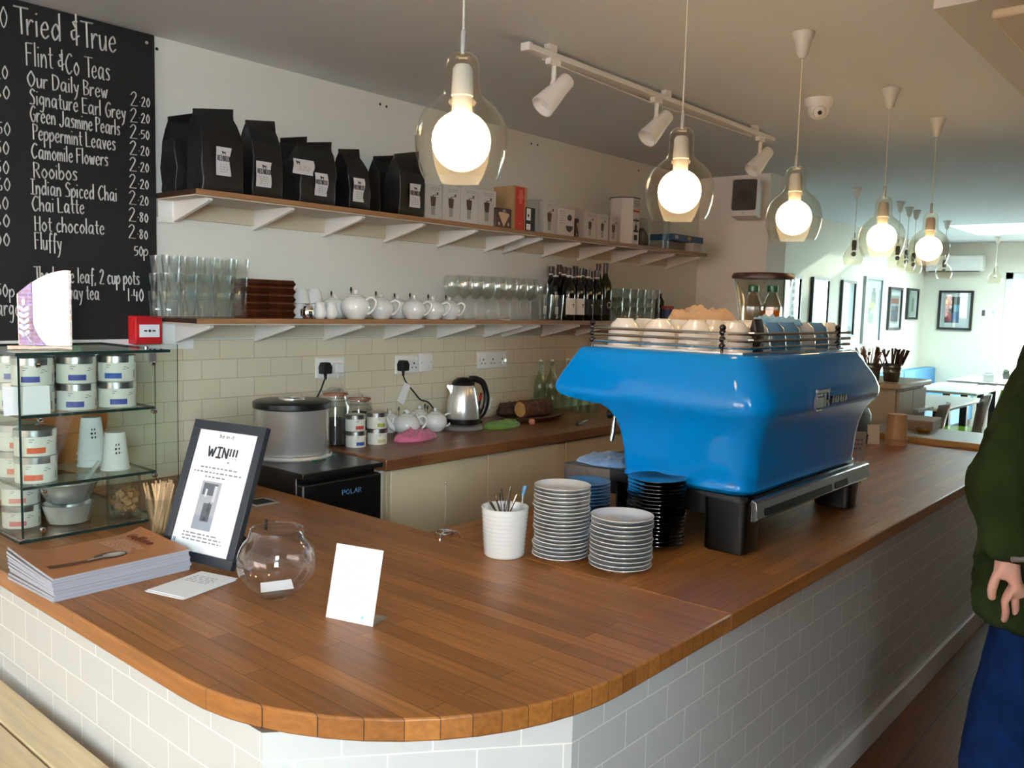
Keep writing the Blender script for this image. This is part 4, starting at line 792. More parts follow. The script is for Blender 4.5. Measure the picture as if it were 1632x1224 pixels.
def kilner(label, px, py, y, h, r, fill):
    q = at_y(px, py, y); t = thing('clip_top_jar', label, 'jar', (q.x, y, WT), 0, 'clip-top jars')
    MB().lathe([(0, .001), (r*.95, 0), (r, .008), (r, h*.66), (r*.92, h*.74), (r*.78, h*.8), (r*.78, h*.86), (r*.72, h*.86), (r*.74, h*.8), (r*.93, h*.66), (r*.93, .01), (0, .007)], 28).build('jar_body', TUMBLER, t)
    MB().lathe([(r*.76, h*.862), (r*.86, h*.862), (r*.86, h*.885), (r*.76, h*.885)], 28).build('rubber_seal', pm('orange_seal', (176, 96, 70), .6), t)
    MB().lathe([(r*.84, h*.887), (r*.84, h*.93), (r*.6, h*.96), (r*.2, h*1.0), (0, h)], 28).build('glass_lid', TUMBLER, t)
    m = MB()
    for a in (.6, 2.6): m.tube([(r*.88*math.cos(a), r*.88*math.sin(a), h*.8), (r*.95*math.cos(a), r*.95*math.sin(a), h*.88), (r*.86*math.cos(a), r*.86*math.sin(a), h*.95)], .002, 6)
    m.tube([(r*.9*math.cos(a), r*.9*math.sin(a), h*.78) for a in [i*PI/8 for i in range(17)]], .0016, 5); m.build('wire_clip', STEEL, t)
    if fill: MB().lathe([(0, .009), (r*.9, .009), (r*.9, h*fill), (0, h*fill+.008)], 24).build('contents', pm('dark_coffee_beans', (44, 30, 22), .7, mix=(24, 16, 12), scale=90, bump=.6), t)
kilner('tallest clip-top glass jar behind the tea tins, next to the ice bucket', 534, 695, 2.78, .235, .06, .45)
kilner('shorter clip-top glass jar behind the tea tins, right of the tallest jar', 571, 690, 2.90, .185, .062, .55)
tinm = pm('tin_silver', (196, 196, 194), .3, 1.0, mix=(150, 150, 150), scale=4)
labelp = pm('tin_paper', (228, 226, 214), .6)
def tea_tin(label, loc, band, r=.042, h=.068, rz=0.0, grp='tea tins', cat='tin', seed=1, strip=True):
    t = thing('tea_tin', label, cat, loc, rz, grp)
    MB().lathe([(0, 0), (r-.001, 0), (r, .002), (r, h*.72), (r-.002, h*.72), (0, h*.72)], 28).build('tin_body', labelp, t)
    MB().lathe([(r-.002, h*.725), (r+.0012, h*.725), (r+.0012, h*.97), (r-.002, h*1.0), (r-.006, h*.985), (0, h*.985)], 28).build('tin_lid', tinm, t)
    def arc_(m, a0, a1, z0, z1, rr, mat=0):
        n = 6; vs = []
        for k in range(n+1):
            a = a0+(a1-a0)*k/n; vs += [(rr*math.cos(a), rr*math.sin(a), z0), (rr*math.cos(a), rr*math.sin(a), z1)]
        m.add(vs, [(2*k, 2*k+2, 2*k+3, 2*k+1) for k in range(n)], mat)
    m = MB(); arc_(m, -2.4, -1.5, h*.12, h*.33, r+.0005); m.build('colour_band', band, t)
    m = MB(); arc_(m, -.75, -.65, h*.12, h*.42, r+.0006); 
    for k, (a, z) in enumerate(((-2.3, .62), (-2.3, .54), (-1.4, .55), (-1.25, .5), (-1.45, .46))): arc_(m, a, a+.16+.1*(k == 0), h*z, h*z+.0022, r+.0006)
    m.build('tin_print', GREYINK, t)
    if strip:
        m = MB(); arc_(m, -1.12, -.75, h*.70, h*.985, r+.0022); m.build('paper_seal', labelp, t)
    return t
bm_ = {k: pm(k+'_band', c, .6) for k, c in dict(blue=(64, 74, 148), navy=(46, 84, 160), orange=(206, 92, 52), red=(196, 70, 60), green=(150, 160, 60), pink=(214, 120, 116), straw=(206, 196, 140)).items()}
a1, a2 = at_z(567, 711, WT), at_z(602, 708, WT)
tr_ = math.radians(12); rt_ = .0405; th_ = .0655; TY = 2.70
for k, (a, z, b, lb) in enumerate(((at_y(567, 700, TY), 0, 'navy', 'round tea tin with a blue band, lower left of the four by the pink cloth'), (at_y(601, 700, TY), 0, 'straw', 'round tea tin with a pale straw band, lower right of the four'), (at_y(566, 680, TY), th_, 'red', 'round tea tin with a red band, stacked upper left of the four'), (at_y(600, 680, TY), th_, 'green', 'round tea tin with a green band, stacked upper right of the four'))):
    tea_tin(lb, (a.x, TY, WT+z), bm_[b], rt_, th_, tr_, 'tea tins on the back worktop')
for px, y, s, lb, rz in ((648, 2.79, .95, 'white teapot standing right behind the pink cloth', -35), (621, 2.90, .85, 'white teapot at the back, left of the three by the kettle', 60), (668, 2.91, .9, 'white teapot at the back between the front pots', 120), (693, 2.80, .9, 'white teapot with its handle towards the kettle', -30)):
    q = at_y(px, 690, y); teapot(lb, q.x, y, WT, s, math.radians(rz), 'white teapots on the back worktop')
# crumpled cloths
def cloth(name, label, cat, pts, m, h=.02, seed=1, n=14, z=WT, grp=None):
    """a crumpled lump of cloth: pts = footprint half sizes, fold noise"""
    (cx, cy), (rx, ry), rz = pts; mb = MB(); rings = []
    N_ = 48
    for j in range(n+1):
        f = j/n; ring = []
        for k in range(N_):
            a = 2*PI*k/N_; rr = math.cos(f*PI/2)**.55 if f < 1 else .001; fold = 1+.22*noise.noise((math.cos(a)*1.7+seed*5, math.sin(a)*1.7, seed*1.3))
            x = rx*rr*math.cos(a)*fold; y = ry*rr*math.sin(a)*fold
            wr = noise.noise((x*38+seed, y*38, seed*2.0))*.5+abs(noise.noise((x*22, y*60+x*30, seed*4.0)))*.9
            ring.append((x, y, max(.0006, h*math.sin(f*PI/2)**.8*(.55+.75*wr))))
        rings.append(ring)
    o = mb.loft(rings).build(name, m, loc=(cx, cy, z), rz=rz, sharp=70); return tag(o, label, cat, grp)
pink = pm('pink_cloth', (206, 106, 140), .9, sheen=.3); q = at_z(662, 700, WT)
cloth('pink_cloth', 'crumpled pink cloth in front of the teapots on the back worktop', 'cloth', ((q.x, q.y-.0), (.12, .055), .12), pink, .05, 3)
greenc = pm('green_cloth', (104, 150, 56), .9, sheen=.3); q = at_z(800, 680, WT)
cloth('green_cloth', 'crumpled green cloth just right of the kettle', 'cloth', ((q.x, q.y), (.13, .06), .15), greenc, .036, 8)
q = at_z(841, 678, WT); tag(MB().ball((0, 0, .016), .016, 14).build('rubber_stopper', pm('pink_rubber', (196, 130, 116), .6), loc=(q.x+.03, q.y+.0, WT)), 'small pink rubber stopper at the end of the green cloth', 'stopper')
# kettle
q = at_z(738, 684, WT); kt = thing('electric_kettle', 'brushed steel electric kettle with black handle on a grey base', 'kettle', (q.x, 2.76, WT), math.radians(-28))
MB().lathe([(0, 0), (.092, 0), (.097, .006), (.09, .02), (.07, .027), (0, .027)], 36).build('power_base', pm('grey_kettle_base', (120, 116, 112), .4), kt, bevel=0)
MB().lathe([(0, .028), (.078, .028), (.08, .032), (.08, .05), (.077, .052), (0, .052)], 36).build('black_foot', BLACK, kt)
MB().lathe([(.077, .0525), (.079, .056), (.076, .1), (.068, .15), (.058, .195), (.052, .206), (0, .206)], 40).build('kettle_body', STEEL, kt)
MB().lathe([(.053, .2065), (.054, .213), (.046, .226), (.028, .238), (0, .242)], 32).build('lid', BLACK, kt)
MB().loft([[(-.06, -.016, .165), (-.06, .016, .165), (-.055, .014, .205), (-.055, -.014, .205)], [(-.079, -.008, .2), (-.079, .008, .2), (-.078, .007, .206), (-.078, -.007, .206)]]).build('spout', STEEL, kt)
MB().tube(crom([(.03, 0, .232), (.06, 0, .232), (.095, 0, .215), (.114, 0, .17), (.115, 0, .12), (.1, 0, .075), (.078, 0, .056)], 5), .0125, 12, flat=1.2).build('handle', BLACK, kt)
q = at_y(782, 634, 2.8); cd_ = tag(MB().box((0, 0, 0), (.085, .002, .055)).build('blank_card', PAPER, loc=(q.x, 2.83, WT+.098), rz=0), 'small blank white card propped beside the kettle on a red clip', 'card'); cd_.rotation_euler = (.15, .12, .1)
t = thing('red_card_holder', 'red-handled holder gripping the white card beside the kettle', 'holder', (q.x-.03, 2.845, WT)); MB().lathe([(0, 0), (.016, 0), (.014, .01), (.006, .016), (.005, .11), (0, .11)], 14).build('stand', BLACK, t); MB().tube([(0, .002, .11), (.014, .002, .148)], [.008, .006], 10).build('red_handle', pm('red_plastic', (190, 40, 44), .4), t)
q = at_z(775, 690, WT); t = thing('glass_jar', 'small open glass jar with a pale spoon beside the kettle', 'jar', (q.x+.12, 2.79, WT)); MB().lathe([(0, .001), (.026, 0), (.028, .006), (.026, .06), (.0245, .06), (.025, .008), (0, .006)], 20).build('jar_body', TUMBLER, t); MB().tube([(.0, 0, .008), (.012, 0, .075)], .0035, 8).build('spoon', CREAM, t)
# plate with a bark-covered log cut and a dried pod
q = at_z(850, 668, WT); pl = thing('wooden_platter', 'wide shallow wooden platter carrying a cut log by the water bottles', 'platter', (3.40, 2.79, WT), .1)
MB().loft([[(1.75*r_*math.cos(a), r_*math.sin(a), z) for a in [2*PI*k/36 for k in range(36)]] for r_, z in ((.09, 0), (.115, .008), (.14, .026), (.134, .028), (.11, .014), (.02, .011))]).build('platter_body', pm('dull_platter', (122, 92, 68), .5, mix=(98, 70, 50), scale=8), pl)
bark = pm('bark', (112, 70, 48), .9, mix=(66, 40, 28), scale=30, bump=1.0, dist=.01)
def log(label, loc, rz, L_, r_, cutm):
    t = thing('cut_log', label, 'log', loc, rz); rings = []; n = 20
    for j in range(9): rings.append([(L_*(j/8-.5), r_*(1+.12*noise.noise((j*.6, math.cos(a)*2, math.sin(a)*2)))*math.cos(a), r_*(1+.12*noise.noise((j*.6+4, math.cos(a)*2, math.sin(a)*2)))*math.sin(a)) for a in [2*PI*k/n for k in range(n)]])
    MB().loft(rings).build('bark_body', bark, t, sharp=60)
    MB().loft([[(-L_/2-.003, p[1]*.86, p[2]*.86) for p in rings[0]], [(-L_/2+.002, p[1]*.86, p[2]*.86) for p in rings[0]]]).build('cut_face', cutm, t); return t
log('rounded log piece with a pale cut face, lying on the platter', (3.40, 2.765, WT+.058), math.radians(-4), .20, .044, pm('pale_cut_wood', (212, 170, 106), .8, mix=(190, 142, 84), scale=20))
cloth('dried_seed_pod', 'dark dried seed pod behind the log on the platter', 'seed pod', ((3.34, 2.875), (.10, .045), .2), pm('pod_brown', (92, 66, 56), .9, mix=(60, 42, 36), scale=40), .06, 12, z=WT+.03)
# swing-top water bottles
wglass = glass('green_bottle_glass', (226, 240, 228), .07, .6, .03, 2.2)
def swing(label, x, y, h=.285):
    t = thing('swing_top_bottle', label, 'bottle', (x, y, WT), 0, 'swing-top water bottles'); r = .037
    MB().lathe([(0, .002), (r-.003, 0), (r, .005), (r, h*.48), (r*.9, h*.58), (r*.5, h*.72), (.0135, h*.8), (.0125, h*.94), (.0145, h*.95), (.0145, h*.965), (0, h*.965)], 24).build('bottle_body', wglass, t)
    MB().lathe([(0, h*.967), (.012, h*.967), (.012, h*.985), (.007, h), (0, h)], 16).build('stopper', GLOSSW, t)
    m = MB(); m.tube([(-.015, 0, h*.86), (-.019, -.004, h*.93), (-.013, 0, h*.985), (.013, 0, h*.985), (.019, -.004, h*.93), (.015, 0, h*.86)], .0015, 6); m.tube([(.0135*math.cos(a), .0135*math.sin(a), h*.86) for a in [PI*k/6 for k in range(13)]], .0014, 5); m.build('wire_clip', STEEL, t); return t
for k, (px, y, lb) in enumerate(((860, 2.955, 'leftmost swing-top bottle, by the tiles behind the log'), (878, 2.95, 'second swing-top bottle from the left'), (903, 2.95, 'third swing-top bottle, half hidden by the coffee machine'), (916, 2.86, 'swing-top bottle under the nose of the coffee machine, left one'), (930, 2.80, 'swing-top bottle under the nose of the coffee machine, middle one'), (943, 2.74, 'swing-top bottle under the nose of the coffee machine, right one'))):
    q = at_y(px, 660, y); swing('clear '+lb, q.x, y)
q = at_z(924, 676, WT); t = thing('black_knife', 'black-handled knife lying on the back worktop below the bottles', 'knife', (q.x, q.y, WT), .35); MB().bx(-.05, .03, -.007, .007, .0, .012).build('handle', BLACK, t, bevel=.003); MB().bx(.031, .13, -.009, .007, .004, .006).build('blade', STEEL, t)
# ------------------------------------------------------------------ espresso machine
mx0, mx1 = 2.13, 2.985
blue = pm('machine_blue', (0, 134, 214), .1, spec=.25, coat=.4, coat_rough=.02); MO = Vector((2.55, 1.25, CT))
em = thing('espresso_machine', 'big glossy bright blue two-group espresso machine on black legs', 'coffee machine', tuple(MO))
LV = ((.860, 2.150, 2.980, 1.005, 1.395, .06), (.872, 2.140, 2.988, .996, 1.400, .065), (.885, 2.145, 2.984, 1.000, 1.396, .065), (.90, 2.142, 2.988, .997, 1.398, .066), (.95, 2.138, 2.992, .994, 1.402, .07), (1.00, 2.132, 3.000, .986, 1.412, .075), (1.035, 2.124, 3.012, .976, 1.424, .08),
      (1.060, 2.114, 3.034, .964, 1.445, .085), (1.074, 2.106, 3.058, .955, 1.47, .09), (1.082, 2.102, 3.070, .950, 1.56, .09), (1.092, 2.100, 3.078, .948, 1.618, .09), (1.105, 2.099, 3.080, .947, 1.634, .09), (1.120, 2.100, 3.078, .948, 1.637, .09), (1.15, 2.106, 3.058, .957, 1.622, .085), (1.20, 2.122, 3.008, .980, 1.592, .075), (1.225, 2.132, 2.978, .993, 1.577, .07), (1.236, 2.138, 2.970, 1.000, 1.571, .06), (1.240, 2.146, 2.962, 1.008, 1.563, .05))
def mring(z, x0, x1, y0, y1, r):
    out = []; n = 8
    for cx, cy, a0, rr in ((x1-r, y0+r, 270, r), (x1-.02, y1-.02, 0, .02), (x0+.02, y1-.02, 90, .02), (x0+r, y0+r, 180, r)):
        if rr == .02:
            cx = x1-.02 if a0 == 0 else x0+.02
        for k in range(n+1):
            a = math.radians(a0+90*k/n); out.append((cx+rr*math.cos(a)-MO.x, cy+rr*math.sin(a)-MO.y, z-MO.z))
    return out
MB().loft([mring(*l) for l in LV]).build('body_shell', blue, em, sharp=50)
chm = pm('polished_chassis', (190, 190, 192), .12, 1.0); dark = pm('black_chassis', (7, 8, 9), .3)
def lm(mb, x0, x1, y0, y1, z0, z1, mat=0): return mb.bx(x0-MO.x, x1-MO.x, y0-MO.y, y1-MO.y, z0-MO.z, z1-MO.z, mat)
m = MB(); m.prism([(x-MO.x, y-MO.y) for x, y in rrect(2.15, 2.99, 1.0, 1.39, .05)], .795-CT, .858-CT); m.build('chassis', dark, em)
# polished rear rail with black inset windows
rr_ = MB(); rr_.loft([[(2.165-MO.x, y-MO.y, z-CT) for y, z in ((.985, .792), (.975, .800), (.982, .846), (.998, .853), (.998, .79))], [(3.05-MO.x, y-MO.y, z-CT) for y, z in ((.985, .792), (.975, .800), (.982, .846), (.998, .853), (.998, .79))]])
rr_.build('rear_rail', chm, em, bevel=.002)
for x0, x1 in ((2.21, 2.70), (2.725, 2.84)):
    mw = MB(); mw.loft([[(x-MO.x, .9768-MO.y+.0115*(z-.804)/.04-(.004 if s else 0), z-CT) for x, z in rrect(x0, x1, .804, .842, .012)] for s in (0, 1)]); mw.build('rail_window', pm('black_inset', (10, 11, 13), .2), em)
for lx in (2.14, 2.93):
    for ly, yy in ((1.0, 1), (1.30, 0)):
        lg = MB(); lg.loft([[(x-MO.x, y-MO.y, z-CT) for x, y in rrect(lx+i*.004, lx+.10-i*.004, ly+i*.004, ly+.125-i*.004, .02)] for z, i in ((CT, 1), (CT+.004, 0), (.80, 0), (.845, -.8))]); lg.build('leg', pm('black_leg', (7, 8, 9), .3), em)
m = MB(); lm(m, 2.15, 2.99, 1.385, 1.62, .80, .872); m.build('drip_tray', pm('scratched_steel', (150, 144, 142), .38, .9, mix=(110, 104, 104), scale=14), em, bevel=.004)
m = MB(); lm(m, 2.145, 2.16, 1.385, 1.445, .802, .876); m.build('tray_end_cap', BLACK, em, bevel=.004)
m = MB(); lm(m, 2.18, 2.93, 1.05, 1.55, 1.2405, 1.246); m.build('cup_tray', STEEL, em)
# gallery rails with beaded posts
path = [(2.165, 1.545), (2.165, 1.09)]+[(2.165+.055-.055*math.cos(t*PI/12), 1.035+.055-.055*math.sin(t*PI/12)) for t in range(1, 6)]+[(2.22, 1.035), (2.94, 1.035)]
for z in (1.259, 1.278, 1.297): MB().tube([(x-MO.x, y-MO.y, z-CT) for x, y in path], .0046, 8).build('gallery_rail', CHROME, em)
for x, y in ((2.165, 1.538), (2.165, 1.105), (2.83, 1.035)):
    m = MB(); m.tube([(x-MO.x, y-MO.y, 1.241-CT), (x-MO.x, y-MO.y, 1.31-CT)], .004, 8)
    for z in (1.262, 1.281, 1.300, 1.313): m.ball((x-MO.x, y-MO.y, z-CT), .0095, 10)
    m.build('gallery_post', pm('black_post', (30, 22, 22), .25), em)
# maker's badge: chrome block logo and small raised letters on the rear bulge
bx0 = 2.43; m = MB(); yb0 = .9445
def bz(mb, x0, x1, z0, z1, d=.006): mb.bx(x0-MO.x, x1-MO.x, yb0-d-MO.y, yb0-MO.y, z0-CT, z1-CT)
bz(m, bx0, bx0+.052, 1.088, 1.118, .010); bz(m, bx0+.008, bx0+.1, 1.131, 1.139, .008); bz(m, bx0+.012, bx0+.048, 1.120, 1.127); bz(m, bx0+.066, bx0+.078, 1.088, 1.127); bz(m, bx0+.082, bx0+.1, 1.098, 1.106); bz(m, bx0+.094, bx0+.102, 1.088, 1.131)
bz(m, bx0+.006, bx0+.05, 1.078, 1.083)
for k in range(6): x = bx0+.125+k*.021; bz(m, x, x+.006, 1.094, 1.114); bz(m, x+.009, x+.014, 1.094, 1.110); bz(m, x, x+.014, 1.110, 1.115)
m.build('badge', CHROME, em)
# steam knob, steam wand, group head with portafilter handle
kn = MB(); M = T(2.33-MO.x, 1.655-MO.y, 1.178-CT) @ Matrix.Rotation(math.radians(-68), 4, 'X'); kn.lathe([(0, -.03), (.018, -.03), (.027, -.01), (.03, .0), (.03, .038), (.026, .046), (0, .046)], 12, (0, 0, 0), 0, M); kn.build('steam_knob', pm('black_knob', (26, 26, 28), .4), em, sharp=25)
MB().tube([(2.26-MO.x, 1.50-MO.y, 1.075-CT), (2.25-MO.x, 1.50-MO.y, 1.03-CT), (2.24-MO.x, 1.505-MO.y, .945-CT)], [.006, .006, .0075], 10).build('steam_wand', CHROME, em)
m = MB(); m.ball((2.25-MO.x, 1.505-MO.y, 1.05-CT), .018, 12); m.build('wand_ball', BLACK, em)
for gx in (2.42, 2.74):
    g_ = MB().lathe([(0, -.06), (.034, -.06), (.036, -.03), (.03, -.01), (.03, .02), (0, .02)], 24, (gx-MO.x, 1.50-MO.y, 1.06-CT)).build('group_head', CHROME, em); MB().tube([(gx-MO.x, 1.53-MO.y, 1.02-CT), (gx-MO.x, 1.64-MO.y, 1.0-CT)], [.012, .015], 12).build('portafilter_handle', BLACK, g_)
q = Vector((2.24, 1.50, .873)); cloth('blue_cloth', 'folded blue microfibre cloth on the steel drip tray of the coffee machine', 'cloth', ((2.25, 1.51), (.09, .10), .1), pm('blue_microfibre', (96, 138, 186), .95, mix=(130, 160, 196), scale=60, sheen=.4), .03, 21, z=.873)

# cups, cloths and bottles on the cup tray
def roundcup(r, h, name, m): return MB().lathe([(0, 0), (r*.5, 0), (r*.54, .004), (r*.8, h*.2), (r*.94, h*.48), (r, h*.85), (r, h), (r*.95, h), (r*.95, h*.85), (r*.88, h*.48), (r*.5, .01), (0, .008)], 28).mesh(name, [m], 60)
cupm_ = roundcup(.051, .082, 'coffee_cup', GLOSSW); cupb = roundcup(.051, .082, 'coffee_cup_blue', pm('blue_porcelain', (92, 140, 178), .15, coat=.4)); ce = pm('cup', (238, 236, 228), .15)
ZC = 1.2463
def cup(x, y, z, label, blue_=False, rz=0.0):
    t = thing('coffee_cup', label, 'cup', (x, y, z), rz, 'upturned cups on the coffee machine')
    o = bpy.data.objects.new('cup_body', cupb if blue_ else cupm_); COL.objects.link(o); o.parent = t; o.rotation_euler = (PI, 0, 0); o.location = (0, 0, .082)
    h = MB().tube(crom([(.047, 0, .014), (.064, 0, .018), (.068, 0, .036), (.056, 0, .052), (.042, 0, .055)], 4), .0042, 8).build('handle', pm('blue_handle', (92, 140, 178), .15) if blue_ else GLOSSW, t); return t
for i in range(7):
    for j in range(4):
        x = 2.240+i*.113; y = 1.106+j*.122
        b_ = (j == 0 and i in (2, 3, 5)) or (j == 1 and i == 4)
        cup(x, y, ZC, 'upturned %s cup on the machine top, %s from the left end, %s row' % ('blue' if b_ else 'white', ORD[i+1], ('rear-rail', 'second', 'third', 'barista-side')[j]), b_, rz=(.35, 1.2, -.4)[(i*2+j) % 3])
tow = pm('beige_towel', (206, 168, 130), .95, sheen=.4); cloth('beige_cloth', 'crumpled beige cloth lying over the cups on the coffee machine', 'cloth', ((2.60, 1.40), (.12, .05), -.5), tow, .055, 31, z=ZC+.075)
bcl = pm('light_blue_cloth', (104, 166, 206), .95, sheen=.4); cloth('light_blue_cloth', 'light blue cloth draped over the cups by the green-capped bottles', 'cloth', ((2.72, 1.20), (.15, .05), .9), bcl, .034, 35, z=ZC+.072)
q = at_x(1140, 519, 2.33); t = thing('dark_chocolate_bag', 'small dark brown pouch wedged between the white cups near the rail corner', 'pouch', (2.295, 1.066, ZC)); MB().loft([[(x, y, z) for x, y in rrect(-.026, .026, -.010*d, .010*d, .003)] for z, d in ((0, 1), (.06, 1.1), (.092, .3))]).build('pouch_body', pm('dark_brown_pouch', (44, 30, 26), .5), t)
orange = pm('orange_syrup', (204, 112, 30), .2); milkp = glass('cloudy_plastic', (226, 220, 206), .08, .4, .15); capg = pm('green_cap', (10, 62, 38), .4)
for k, (px, y, fill) in enumerate(((1199, 1.36, 0), (1229.5, 1.30, 1))):
    d = ray(px, 500); x = y*d.x/d.y
    t = thing('juice_bottle', ('square-shouldered bottle of orange syrup with a green cap' if fill else 'half-empty cloudy bottle with a green cap') + ' behind the cups', 'bottle', (x, y, ZC+.0625 if False else ZC), .2, 'green-capped bottles'); h = .205
    MB().lathe([(0, .001), (.034, 0), (.036, .004), (.036, .13), (.017, .172), (.014, .18), (0, .18)], 8, a0=PI/8).build('bottle_body', milkp, t, sharp=20)
    MB().lathe([(0, .181), (.0185, .181), (.0185, .202), (.016, h), (0, h)], 20).build('cap', capg, t)
    MB().lathe([(0, .003), (.0335, .003), (.0335, .118 if fill else .05), (0, .118 if fill else .05)], 8, a0=PI/8).build('liquid', orange if fill else pm('milk', (226, 214, 190), .3), t, sharp=20)
# coffee grinder behind the machine: clear hopper with dark lid
d = ray(1216, 460); gy = 1.53; gx = gy*d.x/d.y
cg = thing('coffee_grinder', 'tall coffee grinder behind the machine with a clear hopper and dark brown lid', 'grinder', (gx, gy, CT))
MB().lathe([(0, 0), (.10, 0), (.10, .03), (.085, .05), (.08, .4), (.095, .5), (.095, .57), (0, .57)], 28).build('grinder_body', BLACK, cg)
MB().lathe([(.06, .571), (.085, .60), (.118, .79), (.115, .79), (.082, .60), (.058, .575)], 32).build('hopper', glass('hopper_plastic', (236, 236, 232), .05, .3), cg)
MB().lathe([(0, .791), (.124, .791), (.125, .80), (.118, .812), (0, .818)], 36).build('hopper_lid', pm('dark_brown_lid', (62, 38, 32), .4), cg)

# ------------------------------------------------------------------ stacks of saucers beside the machine
def saucer_mesh(r, m, h=.017): return MB().lathe([(0, 0), (r*.5, 0), (r*.52, .002), (r*.72, .005), (r*.95, h-.003), (r, h-.0015), (r*.995, h), (r*.94, h-.001), (r*.7, .008), (r*.5, .0055), (r*.32, .0055), (0, .0055)], 48).mesh('saucer', [m], 60)
bs = pm('blue_saucer', (72, 128, 176), .15, coat=.4); ks = pm('black_saucer', (14, 14, 17), .12, coat=.6)
def stack(n, x, y, r, step, m, col, which, seed):
    me = saucer_mesh(r, m); rnd = random.Random(seed)
    for k in range(n):
        o = put('saucer', me, (x+rnd.uniform(-.0022, .0022), y+rnd.uniform(-.0022, .0022), CT+.0002+k*step), '%s saucer in the %s, %s from the %s' % (col, which, ORD[min(k+1, n-k)], 'bottom' if k+1 <= n-k else 'top') if n > 1 else '', 'saucer', col+' saucers in the '+which, rz=rnd.uniform(0, 3))
def stk(px, pyb, r): q = at_z(px, pyb, CT); d = Vector((q.x, q.y)).normalized()*r*.55; return q.x+d.x, q.y+d.y
x, y = stk(893, 897, .075); stack(19, x, y, .0745, .0100, GLOSSW, 'white', 'tall stack beside the cutlery pot', 1)
x, y = stk(988, 915, .08); stack(12, x, y, .0800, .0112, GLOSSW, 'white', 'short front stack', 2)
x, y = at_z(1050, 868, CT).x, at_z(1050, 868, CT).y; stack(18, x-.006, y+.01, .0815, .0103, ks, 'black', 'tall stack against the machine leg', 3)
q = at_z(968, 862, CT); stack(15, q.x+.035, q.y+.10, .067, .0098, bs, 'blue', 'stack behind the white ones', 4)
# cutlery pot
x, y = stk(803, 889, .053); cp = thing('cutlery_pot', 'white ribbed ceramic pot full of teaspoons beside the saucers', 'pot', (x, y, CT)); prof = [(0, 0), (.05, 0), (.0535, .004)]
for k in range(11): z = .008+k*.0106; rr = .0535+.009*(z/.13); prof += [(rr, z), (rr+.0009, z+.004), (rr, z+.0085)]
prof += [(.0632, .130), (.0612, .131), (.0600, .128), (.051, .01), (0, .008)]
MB().lathe(prof, 40).build('pot_body', GLOSSW, cp, sharp=70)
spn = MB(); spn.tube(crom([(0, 0, .004), (.003, 0, .04), (0, 0, .08), (-.004, 0, .118)], 4), [.0022]*4+[.0018]*4+[.0022]*2+[.0032]*3, 8, flat=.5); spn.loft([[(w*math.cos(a), .0018*math.sin(a)+dy, z) for a in [2*PI*k/10 for k in range(10)]] for z, w, dy in ((-.042, .001, 0), (-.036, .007, .003), (-.022, .0105, .0045), (-.008, .0085, .002), (.004, .0025, 0))])
spm = spn.mesh('teaspoon', [pm('spoon_steel', (170, 160, 152), .2, 1.0)], 60); rnd = random.Random(11)
for k, (lean, az, up) in enumerate(((34, 200, .045), (38, 175, .05), (24, 190, .06), (20, 150, .04), (26, 240, .03), (15, 60, .05), (22, 330, .04), (12, 0, .065), (28, 215, .035), (18, 300, .03), (30, 160, .03))):
    a = math.radians(az); R_ = Matrix.Rotation(math.radians(lean), 3, Vector((-math.sin(a), math.cos(a), 0))) @ Matrix.Rotation(k*1.1, 3, 'Z')
    put('teaspoon', spm, (x-math.cos(a)*.012*(lean/25), y-math.sin(a)*.012*(lean/25), CT+.03+up*.55), 'steel teaspoon standing in the white pot, %s of the bunch' % ORD[k+1], 'spoon', 'teaspoons in the white pot', rot=R_.to_euler())
th2 = thing('milk_thermometer', 'blue-handled stirrer sticking up at the right of the white pot', 'stirrer', (x+.034, y-.026, CT+.012), -.4); MB().tube([(0, 0, 0), (.004, 0, .145)], .0022, 8).build('stem', STEEL, th2); MB().tube([(.004, 0, .1455), (.012, 0, .172)], [.004, .0065], 10).build('blue_handle', pm('blue_plastic', (90, 140, 178), .4), th2)
# receipt spike
q = at_z(709, 862, CT); rs = thing('receipt_spike', 'thin steel receipt spike on a three-legged wire base', 'receipt spike', (q.x+.012, q.y+.012, CT)); rot0 = -.6
MB().tube([(0, 0, .018), (0, 0, .158)], .0011, 8).build('spike', CHROME, rs); MB().ball((0, 0, .160), .0035, 10).build('tip_bead', CHROME, rs)
MB().tube([(.026*math.cos(a), .026*math.sin(a), .02) for a in [2*PI*k/20 for k in range(21)]], .0026, 8, cap=False).build('ring', CHROME, rs)
for k in range(3):
    a = rot0+2*PI*k/3; MB().tube(crom([(0, 0, .022), (.026*math.cos(a), .026*math.sin(a), .0225), (.04*math.cos(a), .04*math.sin(a), .014), (.043*math.cos(a), .043*math.sin(a), .0026)], 4), .0024, 8).build('leg', CHROME, rs)
# acrylic menu stand
bl, br = at_z(518, 984, CT), at_z(594, 1000, CT); dv = Vector((br.x-bl.x, br.y-bl.y, 0)); W_ = dv.length; ms = thing('card_stand', 'small white card in an L-shaped clear acrylic stand, front of the worktop', 'card stand', (bl.x, bl.y, CT), math.atan2(dv.y, dv.x))
H_ = .155; ln = math.radians(14); hy, hz = math.sin(ln)*H_, math.cos(ln)*H_
acr = glass('acrylic', (246, 250, 250), .06, .5)
def slope(mb, x0, x1, a, b, d0, d1, mat=0): f = lambda x, s, d: (x, s*hy-d*math.cos(ln)*-1, s*hz+d*-math.sin(ln)*1); return mb.add([f(x, s, d) for d in (d0, d1) for x, s in ((x0, a), (x1, a), (x1, b), (x0, b))], [(0, 1, 2, 3), (7, 6, 5, 4), (0, 4, 5, 1), (1, 5, 6, 2), (2, 6, 7, 3), (3, 7, 4, 0)], mat)
m = MB(); slope(m, 0, W_, .004, 1, .0022, .0042); m.bx(0, W_, .002, .062, .0002, .0022); m.build('acrylic_holder', acr, ms)
